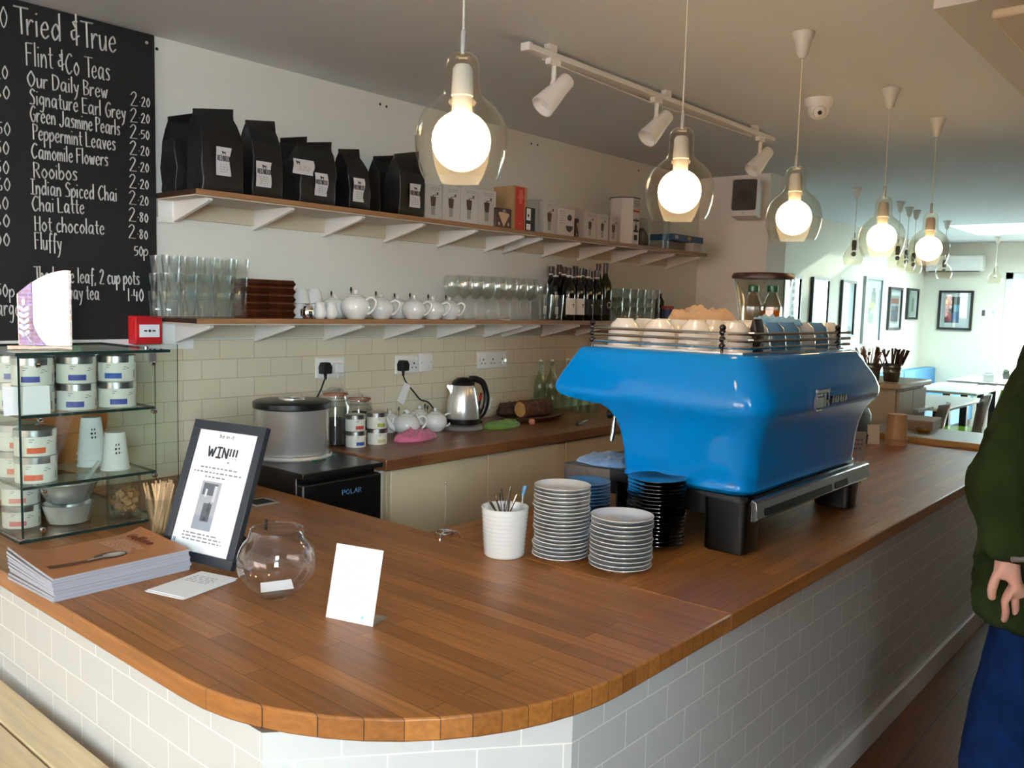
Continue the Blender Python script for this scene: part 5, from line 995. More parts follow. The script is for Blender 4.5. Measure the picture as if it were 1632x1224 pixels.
pc = MB(); slope(pc, .001, W_-.001, .006, .995, .0008, .002); pc = pc.build('paper_card', PAPER, ms)
m = MB(); X_, Y_, N_ = Vector((1, 0, 0)), Vector((0, math.sin(ln), math.cos(ln))), Vector((0, -math.cos(ln), math.sin(ln)))
faint = pm('faint_pencil', (214, 214, 216), .9); o0 = Vector((.012, 0, 0))
for i, (u, w_) in enumerate(((.78, .6), (.72, .7), (.62, .75), (.54, .6), (.44, .7), (.36, .8), (.27, .7), (.2, .5))): greek(m, o0+Y_*(u*H_)+N_*.0004, X_, Y_, N_, W_*w_, 1, .01, .0022, 0, i, (.004, .012))
m.build('card_print', faint, pc)
MB().quad(*[tuple(Vector((W_*.74, 0, 0))+X_*a+Y_*(b+.012)+N_*.0006) for a, b in ((0, 0), (.006, 0), (.006, .006), (0, .006))]).build('card_logo', pm('teal_dot', (150, 204, 210), .8), pc)
# fishbowl with a folded slip
q = at_z(441, 956, CT); d = Vector((q.x, q.y)).normalized(); fbx, fby = q.x+d.x*.03, q.y+d.y*.03; R0 = .0865
bowlg = glass('fishbowl_glass', (248, 249, 249), .06, .95, .01, 2.4)
prof = [(0, .003), (.035, 0)]+[(R0*math.cos(math.radians(a)), .078+R0*.92*math.sin(math.radians(a))) for a in range(-60, 51, 8)]+[(.0565, .1515), (.0575, .1535), (.0555, .1545), (.054, .151)]
fb_ = tag(MB().lathe(prof, 48).build('fishbowl', bowlg, loc=(fbx, fby, CT)), 'round clear glass fishbowl on the corner of the worktop', 'bowl')
sl = MB(); sl.loft([[(-.034, -.012, .0), (.036, -.008, .004), (.036, -.007, .006), (-.034, -.011, .002)], [(-.036, .012, .012), (.03, .016, .016), (.03, .017, .018), (-.036, .013, .014)]]); tag(sl.build('paper_slip', PAPER, loc=(fbx-.006, fby-.01, CT+.016), rz=-.62), 'folded white paper slip lying inside the fishbowl', 'paper slip')
# pen behind the bowl
q = at_z(424, 843, CT); pn = thing('pen', 'dark pen lying behind the fishbowl', 'pen', (q.x+.02, q.y+.03, CT+.005), .98); MB().tube([(-.05, 0, 0), (.045, 0, 0)], .0045, 10).build('barrel', BLACK, pn); MB().tube([(.0455, 0, 0), (.058, 0, -.002)], [.004, .001], 10).build('tip', STEEL, pn)
# framed competition poster leaning back
b0, b1 = Vector((1.060, 2.062, CT)), Vector((1.108, 1.810, CT)); dv = b1-b0; FWd = dv.length; FHt = .352; ln = math.radians(19.5)
pf = thing('picture_frame', 'black photo frame leaning back with a competition poster in it', 'picture frame', tuple(b0), math.atan2(dv.y, dv.x))
lc = lambda x, u, d: (x, u*math.sin(ln)-d*math.cos(ln), u*math.cos(ln)+d*math.sin(ln)+.006)
def fbx_(mb, x0, x1, u0, u1, d0, d1, mat=0): return mb.add([lc(x, u, d) for d in (d0, d1) for x, u in ((x0, u0), (x1, u0), (x1, u1), (x0, u1))], [(0, 1, 2, 3), (7, 6, 5, 4), (0, 4, 5, 1), (1, 5, 6, 2), (2, 6, 7, 3), (3, 7, 4, 0)], mat)
fm = MB(); bw_ = .0235
for a in ((0, FWd, 0, bw_), (0, FWd, FHt-bw_, FHt), (0, bw_, bw_, FHt-bw_), (FWd-bw_, FWd, bw_, FHt-bw_)): fbx_(fm, *a, 0, .016)
fm.build('frame', pm('slate_black_frame', (34, 38, 46), .4), pf, bevel=.001)
MB().add([lc(.04, .20, -.0005), lc(.09, .20, -.0005), lc(.09, .20, -.0035), lc(.04, .20, -.0035), (.04, .20, -.0), (.09, .20, -.0), (.09, .203, .0), (.04, .203, .0)], [(0, 1, 2, 3), (4, 5, 6, 7), (0, 1, 5, 4), (1, 2, 6, 5), (2, 3, 7, 6), (3, 0, 4, 7)]).build('easel_strut', BLACK, pf)
ps = MB(); fbx_(ps, bw_, FWd-bw_, bw_, FHt-bw_, .002, .010); ps = ps.build('poster', PAPER, pf)
m = MB(); X_ = Vector((1, 0, 0)); Y_ = Vector((0, math.sin(ln), math.cos(ln))); N_ = Vector((0, -math.cos(ln), math.sin(ln)))
P_ = lambda x, u, d=.0104: Vector(lc(x, u, d))
scribe(m, 'be in it', P_(.1, .312), X_, Y_, .006, .0006, .05)
scribe(m, 'WIN!!!', P_(.072, .262), X_, Y_, .016, .0026, .105); scribe(m, '...', P_(.15, .252), X_, Y_, .004, .002)
for i, (u, x0, w_) in enumerate(((.232, .06, .13), (.22, .04, .17), (.209, .085, .07))): greek(m, P_(x0, u), X_, Y_, N_, w_, 1, .01, .0035, 1, 30+i, (.006, .016), True)
for i, u in enumerate((.066, .058, .05)): greek(m, P_(.05, u), X_, Y_, N_, .15, 1, .01, .003, 1, 40+i, (.006, .02))
pmats = [pm('poster_black', (52, 52, 58), .8), pm('poster_grey', (128, 128, 134), .8), pm('photo_mid', (170, 172, 178), .8), pm('photo_light', (150, 156, 166), .8), pm('photo_dark', (92, 94, 100), .8), pm('photo_pale', (206, 208, 212), .8), pm('social_blue', (70, 96, 150), .7), PAPER]
m.build('poster_print', pmats, ps); m = MB()
ph0, ph1, px0, px1 = .078, .200, .082, .150
for (a, b, u0, u1, c) in ((px0, px1, ph0, ph1, 2), (px0, px1, ph0, ph0+.035, 3), (.09, .14, .165, .195, 4), (.1, .115, .15, .19, 0), (.096, .128, .144, .150, 0), (.122, .128, .12, .148, 4), (.105, .135, .1, .145, 4), (.108, .132, .105, .14, 2), (.115, .125, .103, .11, 4), (.1, .108, .16, .18, 5), (.13, .14, .15, .19, 5)):
    z_ = .0106+.0002*c; m.add([tuple(P_(a, u0, z_)), tuple(P_(b, u0, z_)), tuple(P_(b, u1, z_)), tuple(P_(a, u1, z_))], [(0, 1, 2, 3)], c)
m.build('poster_photo', pmats, ps); m = MB()
m.add([tuple(P_(a, u, .0105)) for a, u in ((.03, .04), (.038, .04), (.038, .05), (.03, .05))], [(0, 1, 2, 3)], 6); scribe(m, 'f', P_(.0325, .0415, .0108), X_, Y_, .005, .0006, None, 7)
m.build('poster_icon', pmats, ps)
# pile of flyers
A_, B_, C_ = at_z(233, 944, CT), at_z(292, 957, CT), at_z(376, 926, CT); D_ = A_+(C_-B_); fx = (A_+C_)/2
rndf = random.Random(5); fgroup = 'flyers in the little pile'
for k in range(6):
    dx, dy = rndf.uniform(-.004, .004), rndf.uniform(-.004, .004); z = k*.0011
    vs = [(p.x-fx.x+dx, p.y-fx.y+dy, zz) for zz in (z, z+.0009) for p in (A_, B_, C_, D_)]
    o = MB().add(vs, [(3, 2, 1, 0), (4, 5, 6, 7), (0, 1, 5, 4), (1, 2, 6, 5), (2, 3, 7, 6), (3, 0, 4, 7)]); nm = 'topmost' if k == 5 else ORD[k+1]+' from the bottom'
    if k < 5: tag(o.build('flyer', PAPER, loc=(fx.x, fx.y, CT+.0002)), 'white flyer in the little pile before the frame, %s' % nm, 'flyer', fgroup)
    else:
        t = thing('flyer', 'topmost printed white flyer of the little pile before the black frame', 'flyer', (fx.x, fx.y, CT+.0002), 0, fgroup); sh = o.build('sheet', PAPER, t)
        m = MB(); X_ = (B_-A_).normalized(); Y_ = (A_-D_).normalized(); o1 = D_-fx+Vector((dx, dy, z+.0012)); L_x = (B_-A_).length
        greek(m, o1+X_*.012+Y_*.03, X_, Y_, (0, 0, 1), L_x*.7, 5, -.009, .003, 0, 8, (.006, .02)); m.build('print', pm('lilac_print', (176, 172, 186), .8), sh)
# stack of magazines with a curled corner
Bc = Vector((.733, 1.905)); Cc = Vector((1.052, 1.915)); ex = (Cc-Bc).normalized(); ey = Vector((-ex.y, ex.x)); MW = .318; MD = .235
mgx = lambda u, v: (Bc.x+ex.x*u+ey.x*v, Bc.y+ex.y*u+ey.y*v)
curl = lambda u, v: .011*max(0, 1-u/.11)**2*(v/MD)**1.2+.006*max(0, (u-.24)/.08)**2*(v/MD)
slump = lambda u, v: -.004*math.exp(-((u-.02)/.03)**2)*(1-v/MD)
magp = pm('magazine_pages', (150, 152, 164), .75, mix=(176, 178, 188), scale=4, stretch=(1, 1, 240)); cover = pm('orange_brown_cover', (176, 112, 66), .38); O2 = Vector((Bc.x, Bc.y, CT))
NMAG = 9; mh = .0056
for k in range(NMAG):
    f = k/(NMAG-1); rnd = random.Random(k+60); du, dv_ = rnd.uniform(-.003, .003), rnd.uniform(-.003, .003); nu, nv = 16, 8
    def surf(z): return [[Vector((*mgx(u*MW/nu+du, v*MD/nv+dv_), CT+.0003+z+(curl(u*MW/nu, v*MD/nv)*f*2.2))) - O2 for u in range(nu+1)] for v in range(nv+1)]
    lo, hi = surf(k*mh), surf(k*mh+mh-.0003)
    t = thing('magazine', 'topmost magazine of the pile with an orange-brown spoon cover' if k == NMAG-1 else 'magazine in the pile at the counter edge, %s from the bottom' % ORD[k+1], 'magazine', tuple(O2), 0, 'pile of magazines on the counter edge')
    vs = [tuple(p) for r_ in lo for p in r_]+[tuple(p) for r_ in hi for p in r_]; n1 = nu+1; off = n1*(nv+1); fs = []
    for v in range(nv):
        for u in range(nu): fs.append((v*n1+u, (v+1)*n1+u, (v+1)*n1+u+1, v*n1+u+1))
    for u in range(nu): fs += [(u, u+1, off+u+1, off+u), (nv*n1+u+1, nv*n1+u, off+nv*n1+u, off+nv*n1+u+1)]
    for v in range(nv): fs += [((v+1)*n1, v*n1, off+v*n1, off+(v+1)*n1), (v*n1+nu, (v+1)*n1+nu, off+(v+1)*n1+nu, off+v*n1+nu)]
    MB().add(vs, fs).build('pages', magp, t)
    cvs = [tuple(p+Vector((0, 0, .0001))) for r_ in hi for p in r_]+[tuple(p+Vector((0, 0, .0004))) for r_ in hi for p in r_]; cf = []
    for v in range(nv):
        for u in range(nu): cf += [(off+v*n1+u, off+v*n1+u+1, off+(v+1)*n1+u+1, off+(v+1)*n1+u)]
    for u in range(nu): cf += [(u, u+1, off+u+1, off+u)]
    for v in range(nv): cf += [((v+1)*n1, v*n1, off+v*n1, off+(v+1)*n1), (v*n1+nu, (v+1)*n1+nu, off+(v+1)*n1+nu, off+v*n1+nu)]
    cvr = MB().add(cvs, cf).build('cover', cover if k == NMAG-1 else pm('magazine_cover_edge', (176, 160, 150), .6), t)
    if k == NMAG-1:
        def S_(u, v, e=.001): return Vector((*mgx(u+du, v+dv_), CT+.0003+k*mh+mh-.0003+curl(u, v)*2.2+e))-O2
        m = MB()
        def patch(outl, mat, e):                                    # outline in cover coordinates, laid on the curved cover
            c = sum((Vector(p) for p in outl), Vector((0, 0)))/len(outl); m.add([tuple(S_(c.x, c.y, e))]+[tuple(S_(u, v, e)) for u, v in outl], [(0, i+1, (i+1) % len(outl)+1) for i in range(len(outl))], mat)
        ell = lambda cu, cv, a, b, n_=24: [(cu+a*math.cos(2*PI*i/n_), cv+b*math.sin(2*PI*i/n_)) for i in range(n_)]
        for i in range(8): patch([(.02+i*.0143, .075-.012+.006*math.sin(i)*.1), (.0345+i*.0143, .063), (.0345+i*.0143, .086), (.02+i*.0143, .084)], 0, .0012)
        patch(ell(.165, .083, .038, .026), 0, .0014); patch(ell(.166, .083, .032, .020), 4, .0017); patch(ell(.172, .081, .026, .017), 1, .002); patch(ell(.176, .084, .016, .01), 5, .0023); patch([(.108, .074), (.15, .076), (.15, .083), (.108, .081)], 1, .002)
        for row, ln_ in enumerate((.075, .07, .065, .06, .05, .072, .068, .05)):
            u = .196+row*.0075; v = .205-(0 if row < 5 else .012); r2 = random.Random(row)
            while v > .205-ln_-.05: l = r2.uniform(.01, .022); patch([(u, v), (u+.0028, v), (u+.0028, v-l), (u, v-l)], 2, .0012); v -= l+.004
        txt = MB(); X_ = Vector((-ey.x, -ey.y, 0)); Y_ = Vector((ex.x, ex.y, 0))
        scribe(txt, 'Caffeine', S_(.262, .205, .0035), X_, Y_, .016, .0014, .11); m2 = txt
        for p in m2.v: pass
        m.add(m2.v, m2.f, 3)
        m.build('cover_print', [pm('cover_shadow', (92, 54, 34), .5), pm('cover_spoon', (176, 170, 166), .4), pm('cover_pale_text', (226, 190, 160), .6), pm('cover_title', (98, 44, 26), .5), pm('coffee_dark', (58, 32, 24), .4), pm('spoon_light', (212, 208, 204), .4)], cvr)
# ------------------------------------------------------------------ glass display case with tea tins, on the counter by the wall
gx0, gx1, gy0, gy1 = .855, 1.225, 2.42, 2.86
gc = thing('display_case', 'open-shelved glass display case with dark glass edges, full of tea tins', 'display case', (gx0, gy0, CT))
gw, gd_ = gx1-gx0, gy1-gy0
def sheet(name, x0, x1, y0, y1, z0, z1, edge=True):
    """a sheet of glass: clear faces, dark green cut edges"""
    o = MB().bx(x0, x1, y0, y1, z0, z1); d = (x1-x0, y1-y0, z1-z0); ax = d.index(min(d))
    big = {0: (4, 5), 1: (2, 3), 2: (0, 1)}[ax]; o.m = [0 if i in big else 1 for i in range(6)]
    return o.build(name, [GREENGL, GLASSEDGE], gc)
sheet('base_plate', -.01, gw+.01, -.012, gd_, .002, .010)
for z in (.148, .338): sheet('glass_shelf', .008, gw, .006, gd_-.01, z-.008, z)
sheet('top_plate', -.008, gw+.04, -.012, gd_, .496, .504)
sheet('side_pane', 0, .005, .0, gd_-.01, .012, .494); sheet('front_pane', .006, gw, 0, .005, .012, .494)
sheet('back_pane', .006, gw+.30, gd_-.008, gd_-.003, .012, .494)
for x, y, z in ((.05, -.004, .03), (.055, -.004, .135), (.05, -.004, .325), (gw-.01, -.004, .325), (gw-.01, -.004, .137), (.045, -.004, .47), (gw-.012, -.004, .465)):
    k_ = MB(); k_.lathe([(0, .014), (.006, .012), (.0075, .005), (.0055, 0), (.0055, -.004), (0, -.004)], 12, (0, 0, 0), 0, T(x, y, z) @ Matrix.Rotation(PI/2, 4, 'X')); k_.build('glass_clamp', CHROME, gc)
MB().bx(gw-.022, gw-.002, -.011, -.001, .468, .495).build('clamp_plate', ALU, gc); MB().lathe([(0, .505), (.008, .505), (.008, .512), (0, .514)], 12, (gw-.02, .01, 0)).build('screw_cap', CHROME, gc)
for x, y in ((.02, .02), (gw-.02, .02), (.02, gd_-.03), (gw-.02, gd_-.03)): MB().lathe([(0, -.0), (.008, 0), (.008, .002), (0, .002)], 10, (x, y, 0)).build('foot', MATTB, gc)
tg = 'tea tins in the glass display case'; rT, hT = .0515, .0745
lv = {'upper': .3385+CT, 'middle': .1485+CT, 'bottom': .0105+CT}
for row in range(2):
    for col in range(3):
        for tier in range(2):
            x = gx0+.066+col*.1135; y = gy0+.078+row*.118
            tea_tin('blue-banded tea tin on the upper glass shelf, %s row, %s column, %s tin' % (('front', 'back')[row], ORD[col+1], ('lower', 'upper')[tier]), (x, y, lv['upper']+tier*hT), bm_['navy' if (col == 2 and tier) else 'blue'], rT, hT, math.radians(-14+8*((col+tier) % 3)), tg)
for row in range(2):
    for tier in range(2):
        tea_tin('large tea tin with an orange band on the middle glass shelf, %s row, %s tin' % (('front', 'back')[row], ('lower', 'upper')[tier]), (gx0+.068, gy0+.078+row*.12, lv['middle']+tier*hT*.985), bm_['orange'], rT, hT*.98, math.radians(-6+10*tier), tg)
for tier in range(2):
    tea_tin('pink-banded tea tin on the bottom plate of the display case, %s tin' % ('lower', 'upper')[tier], (gx0+.058, gy0+.16, lv['bottom']+tier*hT*.86), bm_['pink'], .048, hT*.85, math.radians(-10), tg)
# takeaway cups, kraft pouches, white card, bowl and sugar jar inside the case
pcup = MB().lathe([(0, .11), (.027, .11), (.028, .108), (.0385, .006), (.041, .004), (.041, 0), (.037, 0), (.036, .006), (.026, .1), (0, .1)], 28).mesh('paper_cup', [pm('cup_white', (226, 226, 220), .6)], 50)
for n_, (x, y, k0) in enumerate(((gx0+.295, gy0+.10, 1), (gx0+.27, gy0+.20, 3))):
    for k in range(k0):
        t = thing('paper_cup', 'upturned white takeaway cup in the display case, %s' % ('short front one' if k0 == 1 else ('tall nest behind, %s from the bottom' % ORD[k+1])), 'cup', (x, y, lv['middle']+k*.018), 0, 'upturned takeaway cups')
        o = bpy.data.objects.new('cup_body', pcup); COL.objects.link(o); o.parent = t
        if k == k0-1:
            m = MB(); zz = .05
            for r_ in range(3): greek(m, (-.018, -.0365+.004*r_*.0, zz+r_*.012), (1, 0, 0), (0, 0, 1), (0, -1, 0), .02, 1, .01, .006, 0, r_, (.003, .007))
            m.build('cup_print', INK, t)
for k, (x, y, w, h, rz) in enumerate(((gx0+.22, gy0+.30, .30, .085, .1), (gx0+.25, gy0+.345, .26, .155, -.05))):
    t = thing('kraft_pouch', 'kraft paper pouch in the display case behind the white cups, %s one' % ('lower front', 'taller rear')[k], 'pouch', (x, y, lv['middle']), rz, 'kraft pouches in the case')
    MB().loft([[(px_, py_, z) for px_, py_ in rrect(-w/2*s, w/2*s, -.02*d, .02*d, .006)] for z, s, d in ((0, .55, 1), (h*.3, .72, 1), (h*.6, .95, .8), (h*.85, 1, .5), (h, .8, .2))]).build('pouch_body', pm('kraft_pouch', (178, 116, 62), .7), t)
wc = MB().bx(-.055, .055, -.0008, .0008, 0, .075); tag(wc.build('price_card', PAPER, loc=(gx0+.03, gy0+.022, lv['upper'])), 'blank white card leaning in the front corner of the upper glass shelf', 'card').rotation_euler = (-.12, 0, -.15)
q = Vector((gx0+.165, gy0+.115, lv['bottom'])); mb_ = thing('metal_bowl', 'wide steel bowl stacked on another at the bottom of the display case', 'bowl', tuple(q+Vector((0, 0, .0))))
MB().lathe([(0, .058), (.045, .058), (.056, .064), (.080, .115), (.0845, .118), (.0845, .122), (.078, .119), (.052, .07), (0, .066)], 36).build('bowl_body', STEEL, mb_)
lb_ = thing('metal_bowl', 'lower steel bowl under the wide one in the display case', 'bowl', tuple(q)); MB().lathe([(0, 0), (.05, 0), (.054, .003), (.066, .048), (.068, .055), (.064, .055), (.05, .006), (0, .005)], 36).build('bowl_body', STEEL, lb_)
MB().tube([(.03, .01, .124-.045), (.105, .035, .155)], [.006, .009], 10, flat=.5).build('spoon_handle', pm('pale_spoon', (206, 198, 186), .4), mb_)
sj = thing('sugar_jar', 'clear glass jar of rough brown sugar lumps in the display case', 'jar', (gx0+.318, gy0+.098, lv['bottom']))
MB().lathe([(0, .001), (.046, 0), (.048, .004), (.048, .125), (.046, .125), (.0455, .006), (0, .005)], 32).build('jar_body', TUMBLER, sj)
sug = pm('brown_sugar', (196, 146, 102), .85, mix=(170, 118, 76), scale=50); rnd = random.Random(4); lump = MB().loft([[(x, y, z) for x, y in rrect(-.009, .009, -.008, .008, .003, 2)] for z in (-.007, .007)]).mesh('sugar_lump', [sug], 30)
for k in range(46):
    a = rnd.uniform(0, 6.28); rr = .034*math.sqrt(rnd.random()); put('sugar_lump', lump, (sj.location.x+rr*math.cos(a), sj.location.y+rr*math.sin(a), lv['bottom']+.016+.0012*k), 'rough brown sugar lump in the glass jar', 'sugar', 'sugar lumps in the jar', rot=(rnd.uniform(0, 3), rnd.uniform(0, 3), a))
dk = thing('dark_bag', 'dark crinkled bag lying in the back of the display case', 'bag', (gx0+.20, gy0+.30, lv['bottom'])); MB().loft([[(x+.01*noise.noise((x*20, y*20, z*9)), y, z+.012*noise.noise((x*24, y*30, z))*(z > .01)) for x, y in rrect(-.10*s, .10*s, -.04*s, .04*s, .02)] for z, s in ((0, .9), (.03, 1), (.08, .95), (.11, .6))]).build('bag_body', pm('dark_brown_bag', (54, 42, 38), .4), dk, sharp=60)
# wooden stirring sticks in a glass beside the case
q = Vector((1.160, 2.265, CT)); st = thing('stirrer_glass', 'clear glass packed with wooden stirring sticks beside the display case', 'glass', tuple(q)); MB().lathe([(0, .001), (.03, 0), (.032, .004), (.042, .105), (.0405, .105), (.031, .006), (0, .005)], 28).build('glass_body', TUMBLER, st)
stk_m = MB().bx(-.003, .003, -.0008, .0008, 0, .138).mesh('stirring_stick', [pm('birch', (214, 178, 134), .65)], 30); rnd = random.Random(8); nst = 34
for k in range(nst):
    a = 2.4*k; rr = .026*math.sqrt((k+.5)/nst); lean = .23*math.sqrt((k+.5)/nst)
    put('stirring_stick', stk_m, (q.x+rr*math.cos(a), q.y+rr*math.sin(a), CT+.006+rnd.uniform(0, .006)), 'thin wooden stirring stick in the glass beside the display case', 'stirrer', 'wooden stirring sticks', rot=(-lean*math.sin(a), lean*math.cos(a), rnd.uniform(0, 3)))
# crystal award standing on the case
aw = thing('crystal_award', 'crystal award plaque with an etched wheat ear, on top of the display case', 'award', (.965, 2.52, CT+.5045), math.radians(-44))
agl = glass('crystal', (225, 236, 242), .26, .6, .015); ablue = glass('blue_crystal', (84, 116, 196), .07, .4, .02); wh = pm('etched_white', (240, 240, 240), .7)
MB().bx(-.088, .082, -.032, .032, 0, .012).build('glass_foot', glass('foot_glass', (170, 214, 200), .12, .6), aw, bevel=.001)
top = lambda x: .150+.068*math.sin(min(1, (x+.068)/.136)*PI/2)**.9
xs_ = [-.068+.136*k/12 for k in range(13)]; bnd = lambda z: -.030+.02*max(0, (.08-z)/.08)**2*2.4
out = [(-.068, .0125), (.066, .0125)]+[(x-.002, top(x)) for x in xs_[::-1]]
MB().loft([[(x, y, z) for x, z in out] for y in (-.008, .008)]).build('crystal_plaque', agl, aw)
zs = [.0125+(.185-.0125)*k/8 for k in range(9)]; lo_ = [(-.066, .013)]+[(bnd(z), z) for z in zs]+[(-.05, .168), (-.066, .154)]
MB().loft([[(x, y, z) for x, z in lo_] for y in (-.0098, -.0086)]).build('blue_panel', ablue, aw)
wm = MB()
def ell_(cx, cz, a, b, rot, n=12): return [(cx+a*math.cos(t)*math.cos(rot)-b*math.sin(t)*math.sin(rot), -.0104, cz+a*math.cos(t)*math.sin(rot)+b*math.sin(t)*math.cos(rot)) for t in [2*PI*k/n for k in range(n)]]
for k in range(5):
    z = .045+k*.0165
    for s in (-1, 1): wm.add(ell_(-.052+s*.0065, z, .0105, .0052, PI/2-s*.75), [tuple(range(12))])
wm.add(ell_(-.052, .130, .010, .005, PI/2), [tuple(range(12))]); wm.tube([(-.05, -.0104, .045), (-.03, -.0104, .016)], .0016, 6); wm.build('wheat_ear_etching', wh, aw)

# ------------------------------------------------------------------ till end of the counter
def at_c(px, py): return at_z(px, py, CT)
t = thing('till', 'black till at the far end of the counter', 'till', (4.52, 1.60, CT), -.1); MB().loft([[(x, y, z) for x, y in rrect(-.12, .12, -.10*s, .10*s+.02*(1-s), .015)] for z, s in ((0, 1), (.14, 1), (.17, .85), (.185, .5))]).build('till_body', pm('till_black', (24, 22, 22), .3), t); MB().bx(-.12, .12, -.14, -.102, .0, .05).build('till_drawer', BLACK, t, bevel=.003)
t = thing('card_terminal', 'low black card terminal between the coffee machine and the till', 'card terminal', (4.10, 1.52, CT), .2); MB().loft([[(x, y, z+.03*(y > 0)*(z > .01)) for x, y in rrect(-.10, .10, -.07, .07, .015)] for z in (0, .06)]).build('terminal_body', BLACK, t); MB().bx(-.05, .05, -.06, -.02, .061, .064).build('keypad', pm('grey_keys', (90, 90, 92), .5), t)
t = thing('black_printer', 'small black printer with a lever behind the card terminal', 'printer', (4.30, 1.70, CT)); MB().bx(-.09, .09, -.07, .07, 0, .125).build('printer_body', BLACK, t, bevel=.008); MB().ball((-.06, -.02, .14), .014, 10).build('lever', BLACK, t)
tan = pm('tan_paper_cup', (196, 158, 122), .6); q = at_c(1429, 711); cc = MB().lathe([(0, .128), (.042, .128), (.045, .126), (.052, .006), (.0535, .004), (.0535, 0), (.049, 0), (.041, .12), (0, .12)], 32).mesh('tan_cup', [tan], 50)
for k in range(2): put('tan_cup', cc, (q.x+.05, q.y+.02, CT+.0002+k*.030), 'tan takeaway cup upside down by the ledge, %s of the nested pair' % ('lower', 'upper')[k], 'cup', 'nested tan cups')
q = at_c(1362, 768); sx, sy = q.x+.0, q.y; t = thing('sign_clip', 'little white sign held in a green clip base beside the coffee machine', 'sign', (sx, sy, CT), -.85); lime = pm('lime_acrylic', (168, 190, 60), .2)
MB().bx(-.022, .022, -.012, .012, 0, .018).build('clip_base', lime, t, bevel=.002); MB().bx(-.016, .016, -.008, .008, .028, .05).build('clip_block', lime, t, bevel=.002); MB().tube([(0, 0, .018), (0, .0, .10)], .002, 8).build('stem', STEEL, t)
MB().bx(-.034, .034, -.001, .001, .085, .20).build('sign_card', pm('sign_card', (206, 196, 188), .7), t); m = MB(); greek(m, (-.024, -.0015, .165), (1, 0, 0), (0, 0, 1), (0, -1, 0), .05, 3, .018, .008, 0, 3, (.006, .02)); m.build('sign_print', GREYINK, t)
q = at_c(1392, 708); tag(MB().bx(-.03, .03, -.001, .001, 0, .10).build('small_card', PAPER, loc=(q.x, q.y, CT), rz=-.9), 'narrow white card standing against the black till', 'card').rotation_euler = (-.15, 0, -.9)
q = at_z(1472, 684, .725); t = thing('order_box', 'flat greyish card box lying on the grey ledge', 'box', (5.20, 1.42, .7255), .1); MB().bx(-.13, .13, -.10, .10, 0, .045).build('box_body', pm('greyish_card', (150, 126, 108), .7), t); MB().bx(-.132, .132, -.102, .102, .0455, .056).build('box_lid', pm('greyish_lid', (166, 142, 122), .7), t)
t = thing('gold_tray', 'small shiny gold and black dish in front of the card box', 'dish', (5.0, 1.33, .7255), .4); MB().lathe([(0, 0), (.03, 0), (.045, .02), (.042, .02), (.028, .004), (0, .004)], 20).build('dish_body', pm('gold', (200, 160, 90), .2, 1.0), t); MB().bx(.05, .10, -.02, .02, 0, .018).build('side_clip', BLACK, t, bevel=.004)

# ------------------------------------------------------------------ sideboard with cutlery buckets
sbt = thing('sideboard', 'cream sideboard with a wooden-edged top beyond the counter end', 'sideboard', (5.68, 1.98, 0)); sbm = pm('sideboard_cream', (202, 184, 152), .5)
MB().bx(-.29, .29, -.375, .36, .06, .915).build('cabinet_body', sbm, sbt, bevel=.003); MB().bx(-.325, .325, -.41, .38, .916, .95).build('top_board', pm('sideboard_top', (196, 168, 130), .45), sbt, bevel=.008); MB().bx(-.27, .27, -.355, .34, 0, .06).build('plinth', sbm, sbt)
for x0, x1 in ((-.28, -.002), (.002, .28)): dd = MB().bx(x0, x1, -.392, -.376, .08, .90).build('door', sbm, sbt, bevel=.003); MB().ball((x1-.04 if x0 < -.1 else x0+.04, -.402, .62), .012, 10).build('knob', WHITE, dd)
MB().bx(.0, .33, -.43, -.394, .76, .775).build('rail', STEEL, sbt)
zinc = pm('zinc', (150, 148, 142), .35, 1.0, mix=(120, 118, 112), scale=12); bk = [(0, 0), (.042, 0), (.044, .003), (.050, .055), (.0525, .057), (.050, .060), (.0535, .085), (.056, .088), (.0535, .091), (.056, .108), (.058, .111), (.055, .111), (.043, .006), (0, .005)]
woodh = pm('dark_wood_handle', (84, 58, 46), .5); steelh = pm('knife_steel', (160, 150, 140), .25, 1.0)
for bi, (px, lab, n_) in enumerate(((1388.5, 'forks', 16), (1421.5, 'knives', 16))):
    q = at_z(px, 609, .95); x, y = q.x+.05, q.y+.02
    t = thing('cutlery_bucket', 'small zinc bucket of brown-handled %s on the cream sideboard' % lab, 'bucket', (x, y, .9502), 0, 'zinc cutlery buckets'); MB().lathe(bk, 28).build('bucket_body', zinc, t, sharp=50)
    rnd = random.Random(bi+2)
    fm_ = MB(); fm_.tube([(0, 0, 0), (0, 0, .10)], .003, 6); fm_.tube([(0, 0, .10), (0, 0, .20)], [.0055, .0075], 8, 1, flat=.6) if bi else (fm_.tube([(0, 0, .10), (0, 0, .165)], [.004, .0035], 6), fm_.bx(-.011, .011, -.0015, .0015, .165, .185), [fm_.bx(-.011+i*.0063, -.0085+i*.0063, -.0012, .0012, .185, .212) for i in range(4)])
    fme = fm_.mesh('table_knife' if bi else 'table_fork', [steelh, woodh] if bi else [pm('bronze_fork', (150, 112, 92), .3, .9)], 40)
    for k in range(n_):
        a = 2.4*k; f = math.sqrt((k+.5)/n_); ln_ = (.16+.42*rnd.random()*f) if bi else (.1+.35*f)
        put('table_knife' if bi else 'table_fork', fme, (x+.028*f*math.cos(a), y+.028*f*math.sin(a), .958), '%s in the zinc bucket on the sideboard' % ('brown-handled table knife standing blade down' if bi else 'bronze table fork standing tines up'), 'knife' if bi else 'fork', 'table knives in the bucket' if bi else 'table forks in the bucket', rot=(-ln_*math.sin(a), ln_*math.cos(a), rnd.uniform(0, 6)))

